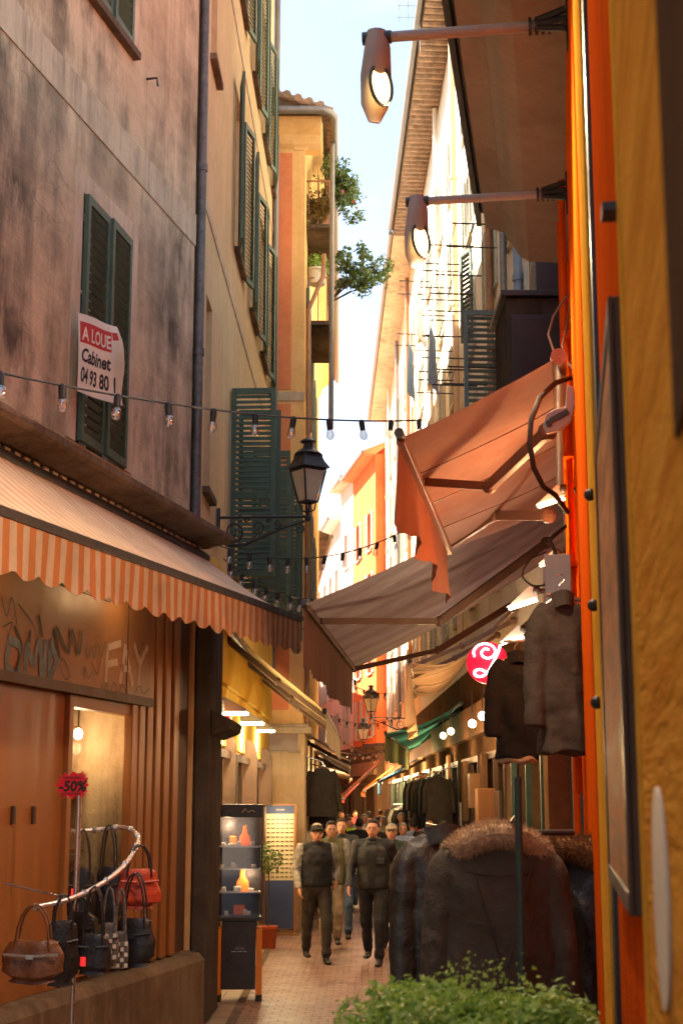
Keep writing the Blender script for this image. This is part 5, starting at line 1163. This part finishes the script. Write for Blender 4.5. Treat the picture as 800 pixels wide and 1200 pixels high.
for nm, lb, u, v, Y, w_, h_, m_, hh_, an_ in BG:
    b_ = pillow_bag(nm, lb, P(u, v, Y) - Vector((0,0,.03)), w_*(1 if 'brown' in lb else .84), h_*.84, M[m_], R(an_), hh_+.04, slump=.25 if 'slouchy' in lb or 'brown' in lb else 0)
    if 'disc' in lb:
        m1 = MB(); m1.lathe([(.07,-.06),(.075,-.05),(.075,-.045)], (0,0,-.17), 24, 1, 1, Matrix.Rotation(R(90),3,'X')); m1.build('disc', M['baggrey'], b_)
    if False:
        m1 = MB(); rn = random.Random(3)
        for _ in range(900):
            d_ = Vector((rn.gauss(0,1), rn.gauss(0,1), rn.gauss(0,1))).normalized(); c_ = Vector((.0,-.08,-.3)); s_ = d_.cross(Vector((0,0,1.01))).normalized()*.004; m1.add([c_+d_*.03-s_, c_+d_*.03+s_, c_+d_*.08], [(0,1,2)])
        m1.build('fur_ball', M['fur'], b_)
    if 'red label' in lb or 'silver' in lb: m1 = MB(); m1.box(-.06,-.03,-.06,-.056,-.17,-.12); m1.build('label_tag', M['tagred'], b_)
    if 'checked' in lb or 'patterned' in lb:
        m1 = MB()
        for i in range(4):
            for j in range(5):
                if (i+j) % 2: m1.box(-.045+i*.023,-.025+i*.023,-.036,-.034,-.2+j*.03,-.178+j*.03)
        m1.build('checks', M['c_white'], b_)
# ================================================================== jewellery cabinet
cp_ = P(279, 1172, 15.65); jc = root('jewellery_cabinet', 'tall glass jewellery cabinet with black base and orange posts', 'display cabinet', (cp_.x, 15.65, 0), R(3))
m1 = MB(); m1.box(-.17,.17,-.16,.16,.12,.78); m1.build('base_panel', M['blackm'], jc, bevel=.006)
M['opost'] = paint('orange_post', (.75,.24,.03), .45, .1)
for sx in (-1,1):
    for s2 in (-1,1): m1 = MB(); m1.box(min(sx*.175,sx*.235),max(sx*.175,sx*.235),min(s2*.12,s2*.17),max(s2*.12,s2*.17),.07,.7); m1.build('post', M['opost'], jc, bevel=.006)
m1 = MB()
for sx in (-1,1):
    for s2 in (-1,1): m1 = MB(); m1.lathe([(.03,0),(.035,.02),(.03,.065)], (sx*.205,s2*.145,0), 10); m1.build('caster', M['black'], jc)
m1 = MB(); m1.box(-.235,.235,-.18,.18,.78,.82); m1.box(-.235,.235,-.18,.18,1.8,1.93)
for sx in (-1,1):
    for s2 in (-1,1): m1.box(sx*.225-.008,sx*.225+.008,s2*.17-.008,s2*.17+.008,.82,1.8)
m1.box(-.21,.21,.16,.17,.82,1.8); m1.build('case_frame', M['blackm'], jc, bevel=.004)
m1 = MB(); m1.box(-.215,.215,-.172,-.168,.82,1.8); m1.box(-.228,-.224,-.16,.16,.82,1.8); m1.box(.224,.228,-.16,.16,.82,1.8); m1.build('glass', M['glass'], jc)
m1 = MB()
for z in (1.05,1.28,1.5): m1.box(-.21,.21,-.14,.15,z,z+.012)
m1.build('shelf', M['steel'], jc)
mo = paint('orange_display', (.9,.16,.01), .5, .1)
for x_, z_, s_, k in ((.05,1.512,.9,0),(-.07,1.512,.5,1),(.03,1.06,1.0,2),(.0,.83,.8,3)):
    m1 = MB()
    if k in (0,2): m1.prism([(-.07*s_,0),(.07*s_,0),(.06*s_,.1*s_),(.03*s_,.14*s_),(.02*s_,.24*s_),(-.02*s_,.22*s_),(-.03*s_,.14*s_),(-.06*s_,.1*s_)], 'y', -.04, .03)
    else: m1.box(-.07*s_,.07*s_,-.05,.03,0,.1)
    m1.build('display_stand', mo, jc, bevel=.006, loc=(x_, -.02, z_))
m1 = MB(); rn = random.Random(8)
for _ in range(26): x_ = rn.uniform(-.18,.18); z_ = rn.choice((.832,1.062,1.292,1.512)); m1.box(x_-.02,x_+.02,-.12,-.08,z_,z_+rn.uniform(.02,.06))
m1.build('jewellery_box', M['c_white'], jc, bevel=.003)
m1 = MB()
for k in range(3): m1.tube([(-.03+.03*k,-.163,.5),(-.02+.03*k,-.165,.545-.01*abs(k-1)),(.0+.03*k,-.163,.5)], .004, 5)
m1.tube([(-.07,-.163,.485),(.08,-.163,.485)], .003, 5); m1.tube([(.02,-.186,1.85),(.05,-.186,1.885),(.08,-.186,1.85),(.12,-.186,1.87),(.15,-.186,1.85)], .005, 5); m1.build('crown_logo', M['steel'], jc)
light('case_light', 'POINT', jc.location + Vector((-.12,-.13,1.72)), 3, (1,.62,.36), .03)
light('case_light', 'POINT', jc.location + Vector((.1,-.14,1.24)), 2.5, (1,.62,.36), .03)
# optician display
op_ = P(327, 1097, 23.1); od = root('glasses_display', 'orange framed eyewear board with navy base beside the beige wall', 'display board', (op_.x, 23.1, 0), R(4))
M['navy'] = paint('navy_panel', (.03,.05,.13), .5, .15); m1 = MB(); m1.box(-.21,.21,-.04,.04,.1,.8); m1.build('base_panel', M['navy'], od); m1 = MB(); m1.box(-.21,.21,-.04,.04,1.78,1.9); m1.build('header_panel', M['navy'], od)
m1 = MB(); m1.box(-.25,-.211,-.05,.05,.04,1.92); m1.box(.211,.25,-.05,.05,.04,1.92); m1.box(-.211,.211,-.05,.05,1.901,1.93); m1.box(-.27,.27,-.15,.15,0,.04); m1.build('frame', M['wood'], od, bevel=.004)
m1 = MB(); m1.box(-.21,.21,-.02,.02,.8,1.78); m1.build('backboard', paint('cream_board', (.62,.52,.3), .5, .1), od)
spm = None
for i in range(6):
    for j in range(14):
        x_ = -.175+.07*i; z_ = .85+.065*j
        if spm is None:
            m1 = MB(); m1.box(-.004,.004,-.03,-.026,-.002,.002)
            for s_ in (-1,1): m1.lathe([(.012,0),(.012,.006)], (s_*.0135, -.028, 0), 6, 1, 1, Matrix.Rotation(R(90),3,'X'))
            so2 = m1.build('spectacles', M['black'], od); spm = so2.data
        else: so2 = bpy.data.objects.new('spectacles', spm); COL.objects.link(so2); so2.parent = od
        so2.location = (x_, 0, z_)

m1 = MB(); m1.tube([(-.06+.02*q, -.044, 1.84+.012*(-1)**q) for q in range(7)], .006, 5); m1.build('lettering', M['c_white'], od)
light('board_light', 'POINT', od.location + Vector((.05,-.5,1.7)), 6, (1,.8,.5), .05)
# potted topiary
pp_ = P(314, 1112, 21.0); tp = root('potted_tree', 'small ball topiary in a red pot behind the jewellery cabinet', 'potted tree', (pp_.x, 21.0, 0))
m1 = MB(); m1.lathe([(.09,0),(.1,.01),(.125,.26),(.135,.27),(.135,.3),(.11,.3),(.1,.25)], (0,0,0), 20); m1.build('plant_pot', M['pot'], tp, smooth=True)
m1 = MB(); m1.tube([(0,0,.2),(.01,0,.7),(0,0,1.1)], .012, 6); m1.build('trunk', M['twig'], tp)
m1 = MB(); leaf_cloud(m1, (0,0,1.2), (.19,.19,.21), 900, .045, seed=4); m1.build('crown', M['leaf2'], tp)
# ================================================================== foreground bush
bc = P(550, 1186, 3.9); bu = root('bush', 'leafy light green bush in the bottom foreground before the coats', 'bush', (bc.x, 3.9, 0))
m1 = MB(); rn = random.Random(12); zc = bc.z
def blob(cx, cy, cz, r_, n):
    leaf_cloud(m1, (cx, cy, cz), r_, n, .024, seed=rn.randint(0,9999), top=True)
for k in range(80):
    x_ = rn.uniform(-.25,.25); y_ = rn.uniform(-.22,.22); top_ = zc + .05 - .5*abs(x_+.0)**1.8 - .5*y_*y_ + rn.uniform(-.05,.03)
    blob(x_, y_, top_-.07, (.07,.07,.08), 330)
leaf_cloud(m1, (0,0,zc-.3), (.29,.24,.28), 6000, .028, seed=77); 
for k in range(150):
    x_ = rn.uniform(-.31,.31); y_ = rn.uniform(-.2,.2); z0_ = zc - .02 - .5*abs(x_)**1.8; hh_ = rn.uniform(.03,.12)*(1.25-2.2*abs(x_)); e_ = Vector((x_+rn.uniform(-.03,.03), y_, z0_+hh_))
    for t_ in range(7): leaf_cloud(m1, Vector((x_,y_,z0_)).lerp(e_, t_/6), (.014,.014,.012), 3, .022-.0015*t_, seed=k*9+t_, top=True)
m1.build('foliage', M['leaf'], bu)
m1 = MB()
for k in range(26):
    e = Vector((rn.uniform(-.3,.3), rn.uniform(-.2,.2), zc-.08)); m1.tube([(0,0,.8), Vector((e.x*.5,e.y*.5,(zc+.6)/2)), e], [.012,.008,.003], 5)
m1.build('stem', M['twig'], bu); m1 = MB(); m1.lathe([(.18,0),(.2,.03),(.3,.78),(.33,.8),(.33,.86),(.28,.86),(.26,.7)], (0,0,0), 28, 1.1, .85); m1.build('planter', M['terra'], bu, smooth=True)
# ================================================================== people
G = 'people walking in the lane'
def pat(u, v, Y): p = P(u, v, Y); return p.x, p.y
def pp(u, Y): return P(u, 1000, Y).x, Y
person('man in grey cap, dark vest and glasses walking toward the camera at the front left', *pp(371,19.2), 1.69, R(10), 'c_vest', 'c_brown', 'hairg', True, 'c_black', .2, (.08,-.03), 1.06, True, 'c_plaid', .95, group=G)
person('bare headed dark haired man in open black leather jacket striding at the front right', *pp(437,19.0), 1.75, R(-9), 'c_jacket', 'c_black', 'hair', None, None, .24, (.12,-.05), 1.06, False, None, .9, zip_=True, group=G)
person('man in beige flat cap and dark coat just behind the man in the leather jacket', *pp(459,21.2), 1.66, R(-8), 'c_dg', 'c_black', 'hairg', True, 'c_beige', .12, (.05,-.03), 1.05, False, None, .8, group=G, sx=-1)
person('dark haired person in olive jacket half hidden behind the man in the vest', *pp(388,20.9), 1.7, R(5), 'c_olive', 'c_beige', 'hair', None, None, .12, (.06,-.04), 1.0, False, 'c_plaid', .88, group=G, sx=-1)
person('person in dark jacket and blue jeans between the two front men', *pp(400,22.6), 1.72, R(0), 'c_jacket', 'c_jean', 'hair', None, None, .17, (.06,-.04), 1.0, False, None, .9, group=G)
ub = root('umbrella', 'folded black umbrella held by the man in the beige cap', 'umbrella', (pp(464,21.0)[0]+.02, 21.05, .35)); m1 = MB(); m1.lathe([(.006,-.02),(.012,.03),(.035,.35),(.02,.5),(.012,.52)], (0,0,0), 10); m1.build('canopy', M['black'], ub); m1 = MB(); m1.tube(smooth_pts([(0,0,.5),(0,0,.62),(.02,0,.66),(.05,0,.65),(.055,0,.61)],3), .008, 6); m1.build('handle', M['woodd'], ub)
far = [(352,25.5,1.72,'c_white','c_black','hairg','white haired person in pale top at the left edge of the crowd'),(362,27,1.7,'c_black','c_black','hair','person in black by the hanging clothes on the left'),
 (380,28,1.76,'c_grey','c_black','hairg','tall grey haired person in grey behind the capped man'),(392,31,1.7,'c_brown','c_black','hair','person in brown jacket in the middle of the crowd'),
 (409,33,1.62,'c_lime','c_jean','hair','person in a bright lime vest in the crowd'),(421,29,1.66,'c_black','c_jean','hair','dark clothed person behind the leather jacket man on his left'),
 (449,35,1.64,'c_beige','c_brown','hairg','person in beige behind the flat cap man'),(472,25.5,1.62,'c_blue','c_black','hairg','person in pale blue shirt right of the flat cap'),
 (484,28,1.66,'c_blue','c_jean','hair','second person in pale blue, farther right by the coats'),(495,31,1.7,'c_red','c_black','hair','person in red at the right edge of the crowd'),
 (372,36,1.7,'c_black','c_black','hair','distant person in black on the left side of the lane'),(432,40,1.72,'c_grey','c_black','hair','distant person in grey in the middle of the lane'),
 (400,44,1.7,'c_dg','c_black','hair','far person in dark green in the middle of the lane'),(464,42,1.7,'c_black','c_jean','hairg','far grey haired person in black on the right'),(441,30,1.6,'c_brown','c_black','hairg','short person in brown right behind the leather jacket'),
 (416,48,1.7,'c_red','c_black','hair','farthest person in red near the lane bend'),(478,38,1.7,'c_black','c_black','hair','far person in black under the teal awning'),(388,50,1.7,'c_blue','c_black','hair','farthest person in pale blue near the lane bend'),
 (345,29,1.7,'c_jean','c_black','hair','person in blue denim at the far left of the crowd'),(357,33,1.75,'c_brown','c_black','hairg','tall grey haired person in brown on the left of the crowd'),(384,40,1.68,'c_beige','c_jean','hair','distant person in a beige coat on the left half of the lane'),(427,34,1.7,'c_white','c_jean','hairg','white haired person in white just right of the lime vest'),(456,46,1.7,'c_blue','c_black','hair','distant person in blue before the orange house'),(446,52,1.7,'c_black','c_black','hair','farthest person in black before the orange house'),(488,36,1.7,'c_olive','c_black','hair','distant person in olive under the tan awning'),(470,32,1.74,'c_brown','c_black','hairg','grey haired person in brown behind the pale blue shirt'),(408,38,1.66,'c_black','c_brown','hair','distant person in black above the lime vest'),
 (504,27,1.68,'c_black','c_black','hair','person in black standing by the long leather coat'),(520,24,1.66,'c_grey','c_black','hair','person seen in slivers between the coats')]
for k, (u, Y, h_, t_, l_, hr_, lb) in enumerate(far):
    person(lb, *pp(u, Y), h_, R(random.uniform(-25,25) + (180 if k % 3 == 2 else 0)), t_, l_, hr_, None, None, random.uniform(.08,.17), (.05,-.03), 1.0, group=G, vox=.02, sx=random.choice((-1,1)))
# ================================================================== racks of clothes along the lane
cols = ['c_black','c_brown','c_jacket','c_dg','c_black','c_brown','c_olive','c_red','c_brown','c_grey']
_g = {}
def garment(p, rz, label, m, w_=.4, h_=.75, group=None):
    g_ = root('hanging_garment', label, 'garment', p, rz, group)
    k_ = (m,)
    if k_ not in _g:
        mb = MB(); n=14; seg=20; vs=[]
        for i in range(n+1):
            t=i/n; k=.35+.65*min(1,t/.12)
            for q in range(seg):
                a=2*math.pi*q/seg; vs.append((.2*k*math.cos(a)*(1+.15*t), .07*k*math.sin(a)*(1+.4*t*math.sin(a*4)), -.75*t))
        mb.add(vs, [(i*seg+q,i*seg+(q+1)%seg,(i+1)*seg+(q+1)%seg,(i+1)*seg+q) for i in range(n) for q in range(seg)]+[tuple(range(seg)),tuple(n*seg+q for q in range(seg))])
        for s in (-1,1): mb.tube([(s*.15,0,-.04),(s*.22,0,-.2),(s*.24,-.02,-.55)], [.05,.045,.035], 10)
        o_ = mb.build('garment_body', M[m], g_, smooth=True)
        h2_ = MB(); h2_.tube([(-.12,0,-.02),(0,0,.04),(.12,0,-.02)], .006, 5); h2_.tube([(0,0,.04),(0,0,.1)], .004, 5); q_ = h2_.build('hanger', M['steel'], g_)
        _g[k_] = (o_.data, q_.data)
    else:
        for nm, d_ in zip(('garment_body','hanger'), _g[k_]): o_ = bpy.data.objects.new(nm, d_); COL.objects.link(o_); o_.parent = g_
    g_.scale = (w_/.4, 1, h_/.75); return g_
def rack(label, a, b, z, n, glabel, side, seed=0, h_=.8, gz=0):
    a = Vector((a[0],a[1],z)); b = Vector((b[0],b[1],z)); rk = root('clothes_rail', label, 'clothes rail', a); L = b-a
    m1 = MB(); m1.tube([(0,0,0), L], .014, 6)
    for e in (Vector((0,0,0)), L): m1.tube([e, e-Vector((0,0,z))] if z < 2.0 else [e, e+Vector((side*.3,0,.1))], .013, 6)
    m1.build('rail', M['steel'], rk); rn_ = random.Random(seed)
    names = {'c_black':'black','c_brown':'brown','c_grey':'grey','c_beige':'beige','c_jacket':'charcoal','c_olive':'olive','c_dg':'dark green','c_white':'pale','c_red':'red'}
    for k in range(n):
        t = (k+.5)/n; m_ = rn_.choice(cols[:4] if k < 3 else cols); garment(a+L*t-Vector((0,0,.1)), R(rn_.uniform(-12,12)) + (0 if side else 0), '%s garment hanging on %s' % (names[m_], glabel), m_, rn_.uniform(.36,.46), h_*rn_.uniform(.85,1.1), 'garments on ' + glabel)
rack('high clothes rail below the dark brown awning on the left', (-.32,24.9), (-.3,30), 2.6, 12, 'the high rail under the dark brown awning', -1, 1, .9)
rack('clothes rail on the ground by the left wall behind the crowd', (-.25,26), (-.2,31), 1.55, 10, 'the low left rail behind the crowd', 0, 2)
rack('clothes rail before the right shops under the tan awning', (1.5,20.5), (1.45,26), 1.6, 14, 'the right rail under the tan awning', 0, 3)
rack('high clothes rail on the right shops under the teal awning', (1.75,27), (1.6,34), 2.5, 14, 'the high right rail under the teal awning', 1, 4, .9)
rack('clothes rail far down the lane on the right', (1.5,35), (1.4,41), 1.9, 10, 'the far right rail', 0, 6, 1.0)
# shop items on right: frame posts and lit bulbs
for k, (u, v, Y) in enumerate(((553,848,19),(565,839,17.6),(528,857,22),(519,862,23.5))):
    l_ = root('pendant_lamp', ['lower left','upper right','farther','farthest'][k] + ' of the glowing bulbs under the right awnings', 'lamp', P(u,v,Y), 0, 'bulbs under the right awnings')
    m1 = MB(); m1.ell((0,0,0),(.05,.05,.05)); m1.build('bulb', M['bulbhot'] if k < 2 else M['tubey'], l_, smooth=True); m1 = MB(); m1.tube([(0,0,.045),(0,0,.4)], .008, 6); m1.build('cord', M['black'], l_)
    light('bulb_glow', 'POINT', l_.location+Vector((-.05,-.1,-.12)), 10, (1,.62,.3), .06)
# shop door frames in the near right opening
ra, rb = S(11.6), S(16.4); rh = bpy.data.objects['town_house.003'] if False else None
sf = FR1.root('shopfront', 'teal and cream timber shopfront behind the hanging coats on the right', 'shopfront', ra, 0, .06)
L_ = rb-ra; m1 = MB()
for x in (0.03, L_*.3, L_*.62, L_-.09): m1.box(x, x+.09, -.1, .06, 0, 3.2)
m1.box(.0, L_, -.1, .05, 2.5, 2.62); m1.box(.0, L_, -.1, .05, 3.12, 3.2); m1.build('frame', M['greenD'], sf, bevel=.005)
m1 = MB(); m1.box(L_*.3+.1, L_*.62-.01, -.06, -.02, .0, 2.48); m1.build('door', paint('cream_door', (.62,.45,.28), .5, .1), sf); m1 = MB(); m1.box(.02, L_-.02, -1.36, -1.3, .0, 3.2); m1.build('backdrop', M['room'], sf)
m1 = MB(); m1.box(.12, L_*.3-.01, -.05, -.04, .0, 2.5); m1.box(L_*.62+.1, L_-.1, -.05, -.04, 0, 2.5); m1.build('pane', M['glass'], sf)
for Y in (12.6, 15.2): light('shop_lane_light', 'POINT', FR1.w(S(Y), -.6, 2.6), 12, (1,.6,.28), .1)
for Y in (19, 22, 25.5, 29, 33): light('shop_lane_light', 'POINT', Vector((1.75, Y, 2.75)), 9, (1,.62,.3), .1)
for Y in (27, 31, 36): light('shop_lane_light', 'POINT', Vector((-.35, Y, 2.45)), 12, (1,.65,.35), .1)
for Y, x in ((37,1.4),(42,1.3),(47,1.2),(53,1.0),(46,-.6),(56,.6)): light('shop_lane_light', 'POINT', Vector((x, Y, 2.6)), 110, (1,.65,.3), .1)  # added lamps out in the lane, no fixtures, to brighten its far end
# shop light of the left shop behind the valance
for x in (2.2, 4.6): 
    lm = F1.root('awning_lamp', ('right' if x < 3 else 'left') + ' small lamp fixed to the fascia underneath the striped awning', 'lamp', x, .17, 3.72, 'lamps under the striped awning'); m1 = MB(); m1.box(-.12,.12,0,.05,-.03,.03); m1.build('tube', M['tubey'], lm)
    light('awning_glow', 'POINT', F1.w(x, .42, 3.55), 2.5, (1,.6,.28), .12)
# ================================================================== sun, sky, camera
world = bpy.data.worlds.new('World'); scene.world = world; world.use_nodes = True; nt = world.node_tree
sky = nt.nodes.new('ShaderNodeTexSky'); sky.sky_type = 'NISHITA'; sky.sun_disc = False
tos = Vector((-.95, .30, 0)).normalized(); EL = R(50)
sky.sun_elevation = EL; sky.sun_rotation = math.atan2(tos.x, tos.y); sky.altitude = 50; sky.air_density = 1.0; sky.dust_density = 2.2; sky.ozone_density = 1.0
tc_ = nt.nodes.new('ShaderNodeTexCoord'); mp_ = nt.nodes.new('ShaderNodeMapping'); mp_.inputs['Scale'].default_value = (1, 1, 2.4); cn_ = nt.nodes.new('ShaderNodeTexNoise'); cn_.inputs['Scale'].default_value = 3.2; cn_.inputs['Detail'].default_value = 7; cn_.inputs['Roughness'].default_value = .6
nt.links.new(tc_.outputs['Generated'], mp_.inputs['Vector']); nt.links.new(mp_.outputs[0], cn_.inputs['Vector']); cr_ = nt.nodes.new('ShaderNodeMapRange'); nt.links.new(cn_.outputs['Fac'], cr_.inputs['Value']); cr_.inputs['From Min'].default_value = .45; cr_.inputs['From Max'].default_value = .75; cr_.inputs['To Max'].default_value = .55
cm_ = nt.nodes.new('ShaderNodeMix'); cm_.data_type = 'RGBA'; nt.links.new(cr_.outputs[0], cm_.inputs[0]); nt.links.new(sky.outputs[0], cm_.inputs[6]); cm_.inputs[7].default_value = (3.4, 3.3, 3.15, 1)
nt.links.new(cm_.outputs[2], nt.nodes['Background'].inputs[0]); nt.nodes['Background'].inputs[1].default_value = SKY
sl = bpy.data.lights.new('sun', 'SUN'); sl.energy = SUN; sl.angle = R(.5); sl.color = (1,.93,.82)
so = bpy.data.objects.new('sun', sl); COL.objects.link(so); v = -(tos*math.cos(EL) + Vector((0,0,math.sin(EL)))); so.rotation_euler = v.to_track_quat('-Z','Y').to_euler(); so.location = (-10, 5, 40)
cam = bpy.data.cameras.new('camera'); cam.sensor_fit = 'VERTICAL'; cam.sensor_height = 36; cam.sensor_width = 24; cam.lens = 36*F/1200; cam.clip_end = 2000; cam.clip_start = .05
cam.dof.use_dof = True; cam.dof.focus_distance = 14; cam.dof.aperture_fstop = 6.3
co = bpy.data.objects.new('camera', cam); COL.objects.link(co); co.location = (0, 0, CAMH); co.rotation_euler = (R(90)+TILT, 0, 0); scene.camera = co
vs_ = scene.view_settings; vs_.view_transform = 'Standard'; vs_.look = 'None'; vs_.exposure = EXPO; vs_.gamma = 1; vs_.use_white_balance = True; vs_.white_balance_temperature = 7000; vs_.white_balance_tint = 10
scene.render.engine = 'CYCLES'; c = scene.cycles; c.use_denoising = True; c.denoiser = 'OPENIMAGEDENOISE'; c.max_bounces = 8; c.diffuse_bounces = 5; c.glossy_bounces = 3; c.transparent_max_bounces = 12; c.transmission_bounces = 4
c.sample_clamp_indirect = 6; c.caustics_reflective = False; c.caustics_refractive = False; c.use_light_tree = True; scene.render.film_transparent = False
# unique, readable labels for clothes that repeat are handled by their shared group
